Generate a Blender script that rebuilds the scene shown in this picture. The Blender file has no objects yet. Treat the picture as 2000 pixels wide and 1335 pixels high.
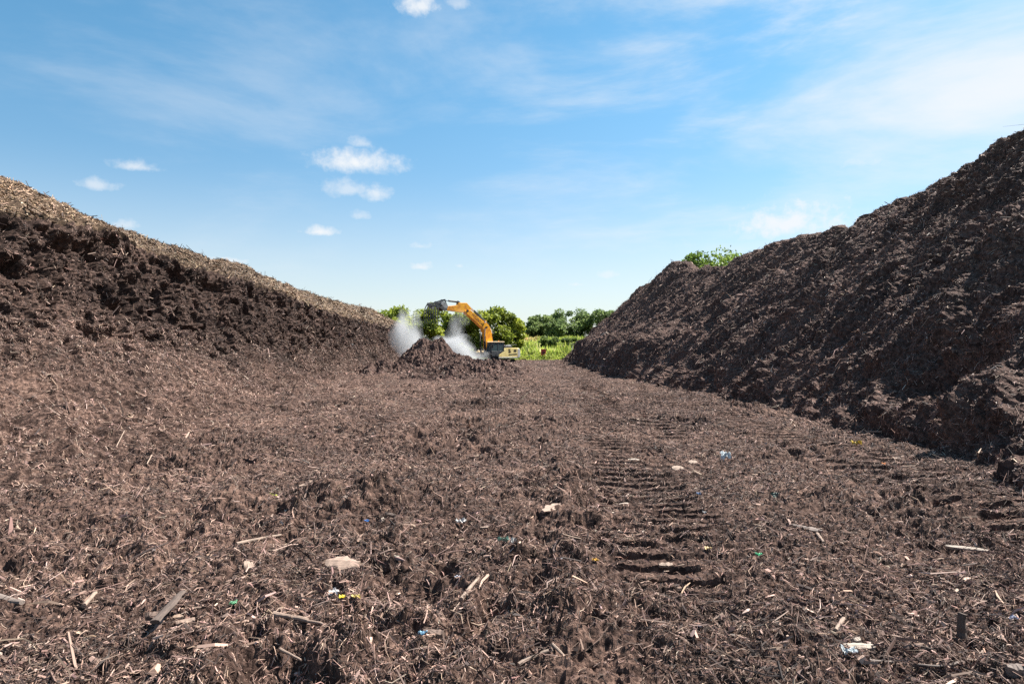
import bpy, bmesh, math, random
import numpy as np
from mathutils import Vector, Matrix
R = math.radians
rng = np.random.default_rng(7)
random.seed(7)
sc = bpy.context.scene
col = sc.collection

# ---------------------------------------------------------------- helpers
def lin(r, g, b):
    f = lambda c: ((c/255+.055)/1.055)**2.4 if c > 10 else c/255/12.92
    return (f(r), f(g), f(b), 1)

def tag(o, label=None, cat=None, group=None, kind=None):
    if label: o['label'] = label
    if cat: o['category'] = cat
    if group: o['group'] = group
    if kind: o['kind'] = kind
    return o

def empty(name, loc, rz=0):
    o = bpy.data.objects.new(name, None); col.objects.link(o)
    o.location = loc; o.rotation_euler.z = rz; o.empty_display_size = .3
    return o

def link(name, me, parent=None):
    o = bpy.data.objects.new(name, me); col.objects.link(o)
    if parent: o.parent = parent
    return o

def np_mesh(name, verts, sizes, loops, mats=(), midx=None, cols=None, smooth=None):
    """verts (n,3), sizes = corners of each face, loops = vertex indices"""
    me = bpy.data.meshes.new(name)
    n = len(verts)
    me.vertices.add(n); me.vertices.foreach_set('co', np.ascontiguousarray(verts, np.float32).ravel())
    me.loops.add(len(loops)); me.loops.foreach_set('vertex_index', np.ascontiguousarray(loops, np.int32))
    st = np.concatenate([[0], np.cumsum(sizes)[:-1]]).astype(np.int32)
    me.polygons.add(len(sizes)); me.polygons.foreach_set('loop_start', st)
    if midx is not None: me.polygons.foreach_set('material_index', np.ascontiguousarray(midx, np.int32))
    me.update(calc_edges=True)
    me.polygons.foreach_set('use_smooth', np.zeros(len(sizes), bool) if smooth is None else np.ascontiguousarray(smooth, bool))
    if cols is not None:
        a = me.attributes.new('tone', 'FLOAT_COLOR', 'POINT')
        c = np.ones((n, 4), np.float32); c[:, :3] = cols
        a.data.foreach_set('color', c.ravel())
    for m in mats: me.materials.append(m)
    return me

# gradient noise on a table
_T = np.random.default_rng(3).random((512, 512))*2*np.pi
_GX, _GY = np.cos(_T), np.sin(_T)
def gn(x, y):
    xi = np.floor(x).astype(np.int64); yi = np.floor(y).astype(np.int64)
    fx = x-xi; fy = y-yi
    u = fx*fx*fx*(fx*(fx*6-15)+10); v = fy*fy*fy*(fy*(fy*6-15)+10)
    def g(a, b, dx, dy):
        a = (xi+a) & 511; b = (yi+b) & 511
        return _GX[a, b]*dx+_GY[a, b]*dy
    n0 = g(0, 0, fx, fy); n1 = g(1, 0, fx-1, fy); n2 = g(0, 1, fx, fy-1); n3 = g(1, 1, fx-1, fy-1)
    return ((n0*(1-u)+n1*u)*(1-v)+(n2*(1-u)+n3*u)*v)*1.5
def fbm(x, y, octv=3, gain=.5):
    a, t = 1., 0.
    for i in range(octv):
        t = t+a*gn(x+17.3*i, y-9.1*i); x = x*2.03; y = y*2.03; a *= gain
    return t
def ridge(x, y): return 1-2*np.abs(gn(x, y))
def sst(a, b, x):
    t = np.clip((x-a)/(b-a), 0, 1); return t*t*(3-2*t)

# ---------------------------------------------------------------- materials
def new_mat(name):
    m = bpy.data.materials.new(name); m.use_nodes = True
    nt = m.node_tree; b = nt.nodes['Principled BSDF']
    return m, nt, b
def node(nt, t, **k):
    n = nt.nodes.new(t)
    for a, v in k.items(): setattr(n, a, v)
    return n
def ramp(nt, src, stops):
    r = node(nt, 'ShaderNodeValToRGB')
    e = r.color_ramp.elements
    while len(e) < len(stops): e.new(.5)
    for i, (p, c) in enumerate(stops):
        e[i].position = p; e[i].color = c if len(c) == 4 else (*c, 1)
    nt.links.new(src, r.inputs[0]); return r
def noise_tex(nt, scale, detail=4, rough=.6, coord='Object', stretch=None, dist=0):
    tc = node(nt, 'ShaderNodeTexCoord'); src = tc.outputs[coord]
    if stretch:
        mp = node(nt, 'ShaderNodeMapping'); mp.inputs['Scale'].default_value = stretch
        nt.links.new(src, mp.inputs[0]); src = mp.outputs[0]
    n = node(nt, 'ShaderNodeTexNoise'); n.inputs['Scale'].default_value = scale
    n.inputs['Detail'].default_value = detail; n.inputs['Roughness'].default_value = rough
    n.inputs['Distortion'].default_value = dist
    nt.links.new(src, n.inputs['Vector']); return n

def mulch_mat(name, dark, mid, light, scale=9.0):
    m, nt, b = new_mat(name)
    n1 = noise_tex(nt, scale, 6, .75, dist=.6)
    r1 = ramp(nt, n1.outputs['Fac'], [(.33, dark), (.5, mid), (.68, light)])
    n2 = noise_tex(nt, .35, 3, .6)
    r2 = ramp(nt, n2.outputs['Fac'], [(.3, (.55, .53, .53)), (.7, (1.25, 1.22, 1.18))])
    mx = node(nt, 'ShaderNodeMix', data_type='RGBA', blend_type='MULTIPLY'); mx.inputs[0].default_value = 1
    nt.links.new(r1.outputs[0], mx.inputs[6]); nt.links.new(r2.outputs[0], mx.inputs[7])
    nt.links.new(mx.outputs[2], b.inputs['Base Color'])
    b.inputs['Roughness'].default_value = .95; b.inputs['Specular IOR Level'].default_value = .15
    n3 = noise_tex(nt, 38, 5, .7)
    bp = node(nt, 'ShaderNodeBump'); bp.inputs['Strength'].default_value = .9; bp.inputs['Distance'].default_value = .02
    nt.links.new(n3.outputs['Fac'], bp.inputs['Height']); nt.links.new(bp.outputs[0], b.inputs['Normal'])
    return m

def tone_mat(name, rough=.85, spec=.25, translucent=0):
    m, nt, b = new_mat(name)
    at = node(nt, 'ShaderNodeAttribute', attribute_name='tone')
    nt.links.new(at.outputs['Color'], b.inputs['Base Color'])
    b.inputs['Roughness'].default_value = rough; b.inputs['Specular IOR Level'].default_value = spec
    if translucent:
        tr = node(nt, 'ShaderNodeBsdfTranslucent'); nt.links.new(at.outputs['Color'], tr.inputs[0])
        mx = node(nt, 'ShaderNodeMixShader'); mx.inputs[0].default_value = translucent
        nt.links.new(b.outputs[0], mx.inputs[1]); nt.links.new(tr.outputs[0], mx.inputs[2])
        nt.links.new(mx.outputs[0], nt.nodes['Material Output'].inputs[0])
    return m

def paint(name, c, rough=.45, metal=0, var=.25, scale=3., dirt=None, bump=0):
    m, nt, b = new_mat(name)
    n = noise_tex(nt, scale, 5, .65)
    d = dirt or tuple(x*(1-var) for x in c[:3])
    r = ramp(nt, n.outputs['Fac'], [(.36, (*d[:3], 1)), (.56, (*c[:3], 1))])
    nt.links.new(r.outputs[0], b.inputs['Base Color'])
    b.inputs['Roughness'].default_value = rough; b.inputs['Metallic'].default_value = metal
    if bump:
        n3 = noise_tex(nt, scale*8, 4, .7)
        bp = node(nt, 'ShaderNodeBump'); bp.inputs['Strength'].default_value = bump; bp.inputs['Distance'].default_value = .01
        nt.links.new(n3.outputs['Fac'], bp.inputs['Height']); nt.links.new(bp.outputs[0], b.inputs['Normal'])
    return m

MULCH = mulch_mat('mulch', (.014, .0085, .007), (.082, .0505, .040), (.22, .141, .110))
MULCH_WET = mulch_mat('damp_mulch', (.016, .0098, .0083), (.090, .056, .0465), (.23, .148, .120))
FRESH = mulch_mat('freshly_cut_mulch', (.009, .0055, .0045), (.050, .031, .025), (.14, .089, .070))
CRUST = mulch_mat('dry_chip_crust', (.025, .015, .010), (.085, .056, .037), (.18, .125, .085))
CHIP = tone_mat('chip', .75, .35)
LEAF = tone_mat('leaf', .55, .35, .5)

# ---------------------------------------------------------------- loose fibres and chips
PAL = np.array([(.034, .0205, .0165), (.158, .099, .077), (.315, .203, .158), (.42, .293, .232), (.50, .385, .31)])
def fibres(P, N, L, W, weights, flat=.5, tilt=.25, bent=True, dirbias=None, pal=PAL, seed=1):
    """one bent three-sided splinter per point: returns verts, sizes, loops, colours"""
    g = np.random.default_rng(seed); n = len(P)
    r = g.normal(size=(n, 3))
    if dirbias is not None: r = r+dirbias
    t = r-(r*N).sum(1, keepdims=True)*N
    t /= np.linalg.norm(t, axis=1, keepdims=True)+1e-9
    t = t+N*g.normal(0, tilt, (n, 1)); t /= np.linalg.norm(t, axis=1, keepdims=True)
    s = np.cross(t, N); s /= np.linalg.norm(s, axis=1, keepdims=True)+1e-9
    up = np.cross(s, t)
    W = W[:, None]; L = L[:, None]
    H = W*np.where(g.random((n, 1)) < flat, .35, .85)
    bend = L*g.normal(0, .20, (n, 1)); bendu = L*np.abs(g.normal(0, .06, (n, 1)))
    cen = P+N*(H*.5+W*.2)
    ks = (-.5, 0, .5) if bent else (-.5, .5)
    tap0 = g.uniform(.35, 1, (n, 1)); tap1 = g.uniform(.15, .9, (n, 1))
    rings = []
    for k in ks:
        tp = tap0 if k < 0 else (tap1 if k > 0 else 1.)
        c = cen+t*(L*k)
        if bent and k == 0: c = c+s*bend+up*bendu
        rings.append(np.stack([c+s*W*.5*tp-up*H*.4*tp, c+up*H*.6*tp, c-s*W*.5*tp-up*H*.4*tp], 1))
    V = np.concatenate(rings, 1)                       # n, 3*len(ks), 3
    m = 3*len(ks)
    F = []
    for a in range(len(ks)-1):
        for b in range(3):
            c = (b+1) % 3
            F.append((3*a+b, 3*a+c, 3*a+3+c, 3*a+3+b))
    F = np.array(F, np.int64)
    loops = (np.arange(n)[:, None, None]*m+F[None]).reshape(-1)
    sizes = np.full(n*len(F), 4)
    ci = g.choice(len(pal), n, p=np.array(weights)/sum(weights))
    c = pal[ci]*g.uniform(.7, 1.3, (n, 1))*g.normal(1, .04, (n, 3))
    c = c*np.clip(1+.42*gn(P[:, 0]*.33+P[:, 2]*.3+7, P[:, 1]*.27+3)+.30*gn(P[:, 0]*1.3+P[:, 2], P[:, 1]*1.1), .45, 1.6)[:, None]
    return V.reshape(-1, 3), sizes, loops, np.repeat(np.clip(c, .01, .9), m, 0)

def grid_faces(nu, nv, flip=False):
    i = np.arange(nu-1)[:, None]*nv+np.arange(nv-1)[None]
    q = np.stack([i, i+1, i+nv+1, i+nv], -1) if not flip else np.stack([i, i+nv, i+nv+1, i+1], -1)
    q = q.reshape(-1)
    return np.full((nu-1)*(nv-1), 4), q

def join(parts):
    """parts: (verts, sizes, loops, cols, material index)"""
    V, S, Lp, C, M = [], [], [], [], []
    off = 0
    for v, s, l, c, mi in parts:
        V.append(v); S.append(s); Lp.append(l+off); M.append(np.full(len(s), mi))
        C.append(np.full((len(v), 3), .2) if c is None else c); off += len(v)
    return np.concatenate(V), np.concatenate(S), np.concatenate(Lp), np.concatenate(C), np.concatenate(M)

# ---------------------------------------------------------------- ground of the yard
def track(x, y, xc, w, y0, y1, pitch, amp, sl=0.):
    xx = x-xc-sl*y
    m = sst(w*.5+.12, w*.5-.12, np.abs(xx+.18*gn(y*1.3, x*0+3)))*sst(y0, y0+1., y)*sst(y1, y1-4, y)
    m = m*np.clip(.85+1.3*gn(y*.33+xc, xx*.9+5), .06, 1)
    ph = (y+.05*gn(xx*2.2, y*1.2)+.02*xx)/pitch
    k = np.abs((ph % 1)-.5)*2
    bar = sst(.46, .60, k)
    return m*(amp*bar-amp*.75), m
def ground_h(x, y, fine=True, mask=False):
    h = .10*fbm(x*.30, y*.30, 2)+.03*gn(x*1.1+4, y*1.1)
    # worn strip the machines run on, the churned berms beside it
    lump = np.clip(.62+1.0*gn(x*.42+9, y*.30), .12, 1.5)
    run = sst(2.2, .8, np.abs(x-2.4-.02*y))
    lump = lump*(1-.45*run)
    h = h-.05*run
    t1, m1 = track(x, y, 1.05, 1.30, 5.0, 60, .33, .108, .085)
    t2, m2 = track(x, y, 6.1, 1.7, 6.5, 44, .36, .10)
    t3, m3 = track(x, y, 3.7, .8, 15, 46, .45, .14)
    t4, m4 = track(x, y, -3.3, .8, 17, 50, .45, .09)
    mt = np.clip(m1+m2+m3+m4, 0, 1)
    if mask: return sst(-.015, -.05, t1+t2+t3+t4)*.85+.35*sst(.30, .42, gn(x*2.7+31, y*2.7))
    c1 = gn(x*2.1, y*2.1+3); c2 = gn(x*4.7+7, y*4.7)
    clod = np.clip(c1*.75+.4*gn(x*3.3, y*3.1+8), -.35, 1)*.17+np.clip(c2, -.45, 1)*.066
    hole = -np.clip(gn(x*2.7+31, y*2.7)-.30, 0, 1)*.42
    h = h+(clod+hole+.11*gn(x*1.25+2, y*1.05+9))*lump*(1-.8*mt)+t1+t2+t3+t4
    # ridge of churned mulch between the two track lanes
    h = h+.13*np.exp(-((x-.48-.03*y+.12*gn(y*.8, x*0))/.25)**2)*sst(4, 6, y)*sst(16, 9, y)*np.clip(.6+gn(x*2, y*2+7), 0, 1.4)
    # low berm across the left of the lane, in front of the small heap
    h = h+.22*np.exp(-((y-9.3-.25*x+.5*gn(x*.5, y*0))/.55)**2)*sst(-5.6, -3.5, x)*sst(-.2, -1.8, x)*np.clip(.5+gn(x*1.6, y*1.6), 0, 1.3)
    if fine:
        w = gn(x*6, y*6)*.06
        a = np.abs(gn(x*9+w*8, y*9))
        h = h+((.035-a*.085)+.020*gn(x*21+3, y*21))*(1-.75*mt)+.011*gn(x*47, y*47+5)
    e = sst(100, 104, y)
    return h*(1-.6*e)

def ground_n(x, y, e=.03):
    dx = (ground_h(x+e, y)-ground_h(x-e, y))/(2*e); dy = (ground_h(x, y+e)-ground_h(x, y-e))/(2*e)
    n = np.stack([-dx, -dy, np.ones_like(dx)], -1)
    return n/np.linalg.norm(n, axis=-1, keepdims=True)

def build_ground():
    nv, nu = 1080, 1150
    y = 2.3*(106/2.3)**np.linspace(0, 1, nv)
    u = np.linspace(-1, 1, nu)
    Y = np.repeat(y[:, None], nu, 1)
    half = np.minimum(1.05*y+1.6, 17+0*y)
    X = half[:, None]*u[None]
    Z = ground_h(X.ravel(), Y.ravel()).reshape(X.shape)
    Z = Z-.6*sst(.985, 1, np.abs(u))[None]-.6*sst(.995, 1, np.linspace(0, 1, nv))[:, None]
    V = np.stack([X, Y, Z], -1).reshape(-1, 3)
    s, l = grid_faces(nv, nu, True)
    parts = [(V, s, l, None, 0)]
    def scatter(n, y0, y1, wide, Lm, Wm, grow, w, seed, bent, tilt=.3, flat=.5, cap=15):
        g = np.random.default_rng(seed)
        yy = y0*(y1/y0)**g.random(n)
        hw = np.minimum(wide*yy+.8, cap)
        xx = g.uniform(-1, 1, n)*hw
        keep = g.random(n) < np.clip(.75+.9*gn(xx*.9+50, yy*.9), .12, 1)*(1-np.clip(ground_h(xx, yy, mask=True), 0, .85))
        xx, yy = xx[keep], yy[keep]; n = len(xx)
        P = np.stack([xx, yy, ground_h(xx, yy)], -1); N = ground_n(xx, yy)
        sz = 1+yy*grow
        L = Lm*np.exp(g.normal(0, .5, n))*sz; W = Wm*np.exp(g.normal(0, .4, n))*sz
        v, s, l, c = fibres(P, N, L, W, w, flat, tilt, bent, seed=seed)
        parts.append((v, s, l, c, 1))
    scatter(350000, 3.2, 30, .95, .050, .0037, .055, (.35, .39, .22, .036, .003), 11, True)
    scatter(60000, 3.2, 40, .95, .026, .010, .05, (.34, .38, .22, .055, .004), 12, False, .35, .8)
    scatter(4200, 3.4, 40, .95, .15, .010, .03, (.35, .38, .21, .055, .004), 13, True, .3, .3)
    scatter(150000, 9, 102, .8, .055, .007, .035, (.33, .36, .23, .07, .01), 14, False, .35, .6, 14)
    scatter(1500, 4, 80, .9, .05, .022, .03, (.05, .25, .40, .25, .04), 15, True, .2, .9)
    V, S, Lp, C, M = join(parts)
    o = link('ground', np_mesh('ground', V, S, Lp, (MULCH, CHIP), M, C))
    tag(o, kind='structure')

# ---------------------------------------------------------------- long heaps
def poly_prof(pts_near, pts_far, w, u):
    """two profiles (k,2) blended by w, sampled at u in [0,1]"""
    k = len(pts_near)
    t = np.linspace(0, 1, k)
    A = np.array(pts_near, float); B = np.array(pts_far, float)
    out = []
    for d in (0, 1):
        a = np.interp(u, t, A[:, d]); b = np.interp(u, t, B[:, d])
        out.append(a*(1-w)+b*w)
    return out

def surf_normals(f, u, y, eu, ey):
    du = f(u+eu, y)-f(u-eu, y); dy = f(u, y+ey)-f(u, y-ey)
    n = np.cross(du, dy); n /= np.linalg.norm(n, axis=-1, keepdims=True)+1e-9
    return n

def heap_mesh(f, us, ys, flip):
    U = np.repeat(us[None], len(ys), 0); Y = np.repeat(ys[:, None], len(us), 1)
    V = f(U.ravel(), Y.ravel())
    s, l = grid_faces(len(ys), len(us), flip)
    return V, s, l

def heap_chips(f, n, u0, u1, y0, y1, Lm, Wm, grow, w, seed, bent, sign, tilt=.3, flat=.5, down=0, pal=PAL):
    g = np.random.default_rng(seed)
    u = g.uniform(u0, u1, n); y = y0*(y1/y0)**g.random(n)
    keep = g.random(n) < np.clip(.8+.9*gn(u*60+5, y*.9), .15, 1)
    u, y = u[keep], y[keep]; n = len(u)
    P = f(u, y); N = surf_normals(f, u, y, .002, .03)*sign
    sz = 1+y*grow
    L = Lm*np.exp(g.normal(0, .5, n))*sz; W = Wm*np.exp(g.normal(0, .4, n))*sz
    v, s, l, c = fibres(P, N, L, W, w, flat, tilt, bent, seed=seed, dirbias=None if not down else np.array(down)*g.choice([-1, 1], (n, 1)), pal=pal)
    return (v, s, l, c, 1)

# right heap -----------------------------------------------------
RYC = [-5, 12, 22.7, 25.2, 28.3, 32.4, 34.3, 40.5, 45, 46.4, 48.4, 49.7, 51.6, 55, 56.9, 58.8, 61, 63.5, 66, 70, 75, 81, 86, 90, 94, 97, 101]
RZC = [9.2, 9.2, 9.05, 8.65, 8.6, 8.5, 8.2, 8.55, 8.75, 8.7, 8.4, 7.8, 8.0, 8.6, 9.0, 8.55, 9.3, 10.2, 10.1, 9.75, 9.5, 9.45, 8.9, 8.5, 8.3, 5.8, .3]
def right_heap(u, y, fine=True):
    # u: 0 toe .. .72 crest .. 1 back foot
    zc = np.interp(y, RYC, RZC)+.12*gn(y*.55, y*0+2)+.10*gn(y*1.7, y*0)
    xb = 7.75+.45*gn(y*.16, y*0+4)+.25*gn(y*.5, y*0)+np.interp(y, [0, 10, 13, 18, 26, 35, 46, 60, 76, 95], [-.6, -.5, .3, .5, .5, -.1, -.9, -.9, -.8, -.5])
    xc = np.interp(y, [0, 50, 62, 100], [17., 17., 16., 16.2])
    t = np.clip(u/.72, 0, 1); b = np.clip((u-.72)/.28, 0, 1)
    zf = zc*(t**1.0*.95+.05*t*t)-.2*(1-t)**6
    x = xb+(xc-xb)*t+b*10+.5*(t**2-t)*1.2
    z = np.where(u <= .72, zf, zc-b*(zc+.6))
    crestw = np.exp(-((u-.72)/.03)**2)
    z = z-.25*crestw
    s = t*13+b*12
    nx, nz = np.where(u < .72, -.7, .5), np.where(u < .72, .71, .86)
    d = .40*gn(s*.22, y*.30)+.26*ridge(s*.26+.5*gn(y*.9, s*.5), y*.62+.25*s*.3)
    clod = np.clip(.5+gn(s*.35, y*.35+8), .1, 1.3)
    d = d+(.13*gn(s*.55+3, y*1.35)+.10*gn(s*1.2, y*2.4+6))*(.5+clod)
    toe = np.exp(-(t*13/1.6)**2)
    d = d+toe*.25*gn(y*1.9, s*1.8)
    # slumped hollow near the front foot
    d = d-1.0*np.exp(-((y-14.6)/1.3)**2-((s-2.3)/.9)**2)+.35*np.exp(-((y-12.6)/.9)**2-((s-1.2)/.8)**2)
    # steep slumped foot near the far end
    d = d+.75*sst(39, 43, y)*sst(92, 80, y)*np.exp(-((s-2.4)/1.7)**2)*(.7+.8*ridge(y*.16, s*.1))
    if fine:
        a = np.abs(gn(s*3.1+.4*gn(s*5, y*5), y*3.6))
        d = d+(.06-a*.15)*clod+.075*gn(s*3.0, y*5.6+2)+.045*gn(s*7, y*12)+.022*gn(s*18, y*26)+.05*gn(s*1.5+3, y*7)
    f = sst(101.5, 95, y)
    d = d*(.2+.8*f)
    return np.stack([x+nx*d, y+.12*d, np.maximum(z, -.4)+nz*d], -1)

def build_right():
    ys = 7.5*(101/7.5)**np.linspace(0, 1, 1150)-0
    ys = np.concatenate([np.linspace(-4, 7.3, 40), ys])
    us = np.concatenate([np.linspace(0, .74, 560), np.linspace(.745, 1, 24)])
    V, s, l = heap_mesh(right_heap, us, ys, False)
    parts = [(V, s, l, None, 0)]
    dn = (1.0, 0, 1.0)
    parts.append(heap_chips(right_heap, 190000, .0, .74, 8, 99, .085, .0085, .030, (.22, .35, .27, .13, .03), 21, True, -1, .35, .5, dn))
    parts.append(heap_chips(right_heap, 60000, .0, .74, 8, 99, .04, .012, .030, (.22, .35, .27, .13, .03), 22, False, -1, .4, .8, dn))
    parts.append(heap_chips(right_heap, 5000, .0, .74, 8, 99, .17, .014, .02, (.25, .36, .25, .12, .02), 23, True, -1, .15, .4, dn))
    V, S, Lp, C, M = join(parts)
    o = link('compost_heap', np_mesh('compost_heap_right', V, S, Lp, (MULCH_WET, CHIP), M, C))
    tag(o, 'tall dark compost windrow with a rough streaked slope, no pale crust on top', 'compost heap', 'compost heaps')

# left heap ------------------------------------------------------
LYE = [0, 20, 24.4, 29.8, 40, 55, 77, 93]; LZE = [5.7, 5.65, 6.0, 5.55, 5.35, 4.5, 4.2, 4.5]
LYC = [0, 24.7, 27.4, 30.8, 35.2, 41, 46.5, 50, 53.6, 61.7, 70, 82, 90, 95]; LZC = [8.1, 8.06, 7.8, 7.6, 7.45, 7.42, 7.62, 7.2, 7.15, 6.85, 6.75, 6.8, 6.9, 6.3]
UE = .60     # the cut edge
def left_heap(u, y, fine=True):
    w = sst(13, 50, y)
    ze = np.interp(y, LYE, LZE)+.12*gn(y*.8, y*0+1)+.10*gn(y*2.3, y*0+9); zc = np.interp(y, LYC, LZC)+.22*gn(y*.33, y*0+11)+.14*gn(y*.95, y*0+5)+.09*gn(y*2.6, y*0+3)
    xe = -15.0+.30*gn(y*.5, y*0+20)+.16*gn(y*1.7, y*0)
    us = [0, .1, .2, .3, .38, .45, .53, UE, .64, .80, .88, 1]
    nx = [-5.0, -7.6, -9.6, -11.6, -13.0, -13.9, -14.5]; fx = [-10.4, -12.0, -13.0, -13.7, -14.1, -14.4, -14.7]
    nz = [-.25, .10, .58, 1.45, 2.3, 3.25, .80]; fz = [-.25, .0, .30, .95, 1.9, 2.9, .80]
    X = [a*(1-w)+b*w for a, b in zip(nx, fx)]+[xe, xe-.75, -18.5+0*y, -21+0*y, -29+0*y]
    Z = [a*(1-w)+b*w for a, b in zip(nz, fz)]
    Z[6] = Z[5]+(ze-Z[5])*.55
    Z = Z+[ze, ze+.72, zc, zc-.6, -.5+0*y]
    x = np.zeros_like(y); z = np.zeros_like(y)
    def seg(P):
        out = np.array(P[0], float)+0*y
        for i in range(len(us)-1):
            t = np.clip((u-us[i])/(us[i+1]-us[i]), 0, 1)
            out = out+(P[i+1]-P[i])*t
        return out
    # smooth the talus by averaging a few samples, keep the cut edge sharp
    if True:
        u0 = u
        acc = [0, 0]
        for k in (-.035, 0, .035):
            kk = k*np.where((u0 < .47), 1, 0)
            u = np.clip(u0+kk, 0, 1)
            acc[0] = acc[0]+seg(X); acc[1] = acc[1]+seg(Z)
        u = u0
        x, z = acc[0]/3, acc[1]/3
    s = u*20
    face = sst(.27+.05*gn(y*.35, y*0+8), .42, u)*sst(UE+.012, UE-.015, u)
    top = sst(UE, UE+.02, u)
    tal = (1-face)*(1-top)
    nx_ = -.0+.62*tal+.93*face+.45*top; nz_ = .78*tal+.36*face+.89*top
    near = sst(60, 20, y)*.35+.65
    d = tal*(.24*gn(s*.35, y*.4)+.12*gn(s*.8+4, y*.9)+.24*ridge(s*.30+.4*gn(y*.7, s*.4), y*.75+.12*s)*sst(.04, .2, u)+.12*gn(s*1.0, y*1.6)+.06*gn(s*1.6, y*4.))
    d = d+face*(.17*gn(s*.4, y*.6+3)+.15*ridge(s*.22+4, y*1.1)+.12*gn(s*.7, y*2.3+5)-1.1*np.clip(gn(s*.85+2, y*1.1)-.22, 0, 1)-1.05*np.clip(gn(s*1.5+8, y*2.2)-.2, 0, 1)+.10*gn(s*1.2, y*4.6)+.15)
    d = d+top*(.12*gn(s*.8, y*.8)+.06*gn(s*2.2, y*2.2))
    lip = np.exp(-((u-UE)/.022)**2)
    d = d+lip*(.20*gn(y*1.6, y*0+30)+.12*gn(y*4.2, y*0)+.16)
    d = d+tal*(-.45*np.clip(gn(s*.9+12, y*.8)-.30, 0, 1))
    if fine:
        amp = tal*.8+face*.95+top*.45
        a = np.abs(gn(s*3.1+.4*gn(s*5, y*5), y*3.4))
        d = d+amp*((.06-a*.16)+.075*gn(s*4.2, y*5.2+2)+.04*gn(s*9, y*11)+.018*gn(s*21, y*25))
    f = sst(96.5, 94, y)
    return np.stack([x+nx_*d-(1-f)*1.0, y+.0*d, np.maximum(z+nz_*d, -.5)*f-(1-f)*.5], -1)

def build_left():
    ys = 9.0*(96.5/9.0)**np.linspace(0, 1, 1150)
    ys = np.concatenate([np.linspace(-2, 8.8, 40), ys])
    us = np.linspace(0, UE, 560)
    V, s, l = heap_mesh(left_heap, us, ys, True)
    um = np.repeat((us[None, :-1]+us[None, 1:])/2, len(ys)-1, 0); ym = np.repeat(ys[:-1, None], len(us)-1, 1)
    lower = .37-.19*sst(15, 52, ym)
    damp = (um > lower+.07*gn(ym*.22, um*9)+.05*gn(ym*.9, um*25)+.03*gn(ym*3, um*70)+rng.normal(0, .045, um.shape)).ravel()
    parts = [(V, s, l, None, 0)]
    parts.append(heap_chips(left_heap, 170000, .0, .42, 9, 94, .07, .006, .030, (.24, .33, .28, .13, .02), 31, True, 1, .35, .4, (1., 0, -.8)))
    parts.append(heap_chips(left_heap, 50000, .0, .37, 9, 94, .04, .013, .030, (.24, .33, .28, .13, .02), 32, False, 1, .4, .8))
    parts.append(heap_chips(left_heap, 110000, .28, UE, 12, 94, .07, .006, .030, (.56, .31, .10, .028, .002), 36, True, 1, .5, .4, (.3, 0, -1.2)))
    parts.append(heap_chips(left_heap, 5000, .0, UE, 9, 94, .18, .016, .02, (.2, .34, .27, .16, .03), 33, True, 1, .4, .4))
    V, S, Lp, C, M = join(parts)
    M[:len(damp)] = np.where(damp, 2, 0)
    o = link('compost_heap', np_mesh('compost_heap_left', V, S, Lp, (MULCH, CHIP, FRESH), M, C))
    tag(o, 'long compost windrow cut to a steep dark face under a pale wood-chip crust', 'compost heap', 'compost heaps')
    us = np.concatenate([np.linspace(UE, .84, 200), np.linspace(.85, 1, 14)])
    V, s, l = heap_mesh(left_heap, us, ys, True)
    pal = np.array([(.042, .025, .016), (.125, .077, .046), (.215, .140, .085), (.31, .215, .137), (.43, .325, .225)])
    parts = [(V, s, l, None, 0)]
    parts.append(heap_chips(left_heap, 90000, UE, .84, 16, 94, .13, .019, .026, (.26, .36, .25, .10, .02), 34, True, 1, .10, .7, pal=pal))
    parts.append(heap_chips(left_heap, 40000, UE, .84, 16, 94, .09, .03, .026, (.16, .30, .34, .16, .04), 35, False, 1, .12, .9, pal=pal))
    V, S, Lp, C, M = join(parts)
    c = link('chip_crust', np_mesh('chip_crust', V, S, Lp, (CRUST, CHIP), M, C), o)
    c['label'] = 'pale dry wood-chip crust capping the cut face'

# small heap in the lane -----------------------------------------
def small_h(x, y, fine=True):
    px, py = x+7.5, y-62
    r = np.sqrt((px*1.0)**2+(py*.8)**2)
    peak = np.maximum(2.95-.92*np.sqrt((px+.35)**2+(py*.85)**2), -1)
    peak2 = np.maximum(2.95-.95*np.sqrt((px-.75)**2+(py+.3)**2), -1)
    h = np.maximum(peak, peak2)
    # low ridge running out to the right in front of the excavator, spread towards the camera
    rr = np.interp(x, [-12, -9, -6, -3, -.8, .6, 2], [-.3, .3, 1.25, .9, .62, .3, -.4])
    rid = rr*np.exp(-(np.abs(y-58-.6*gn(x*.5, x*0))/5.2)**2)-.12
    fr = np.maximum(.95*np.exp(-((x+3.4)/3.4)**2-((y-48)/6)**2), .8*np.exp(-((x+9.6)/2.0)**2-((y-53)/4.5)**2)*np.clip(1+gn(x*1.5, y*.9), 0, 2))-.12
    h = np.maximum(np.maximum(h, rid), fr)
    m = sst(-.15, .5, h)
    d = .36*gn(x*.6, y*.5)+.30*gn(x*1.2+5, y*1.1)+.20*gn(x*2.3, y*2.2)
    if fine:
        a = np.abs(gn(x*3+2, y*3))
        d = d+.12-a*.28+.08*gn(x*6, y*6)+.04*gn(x*13, y*13)
    return h+d*(.25+.75*m)-.06

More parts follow.
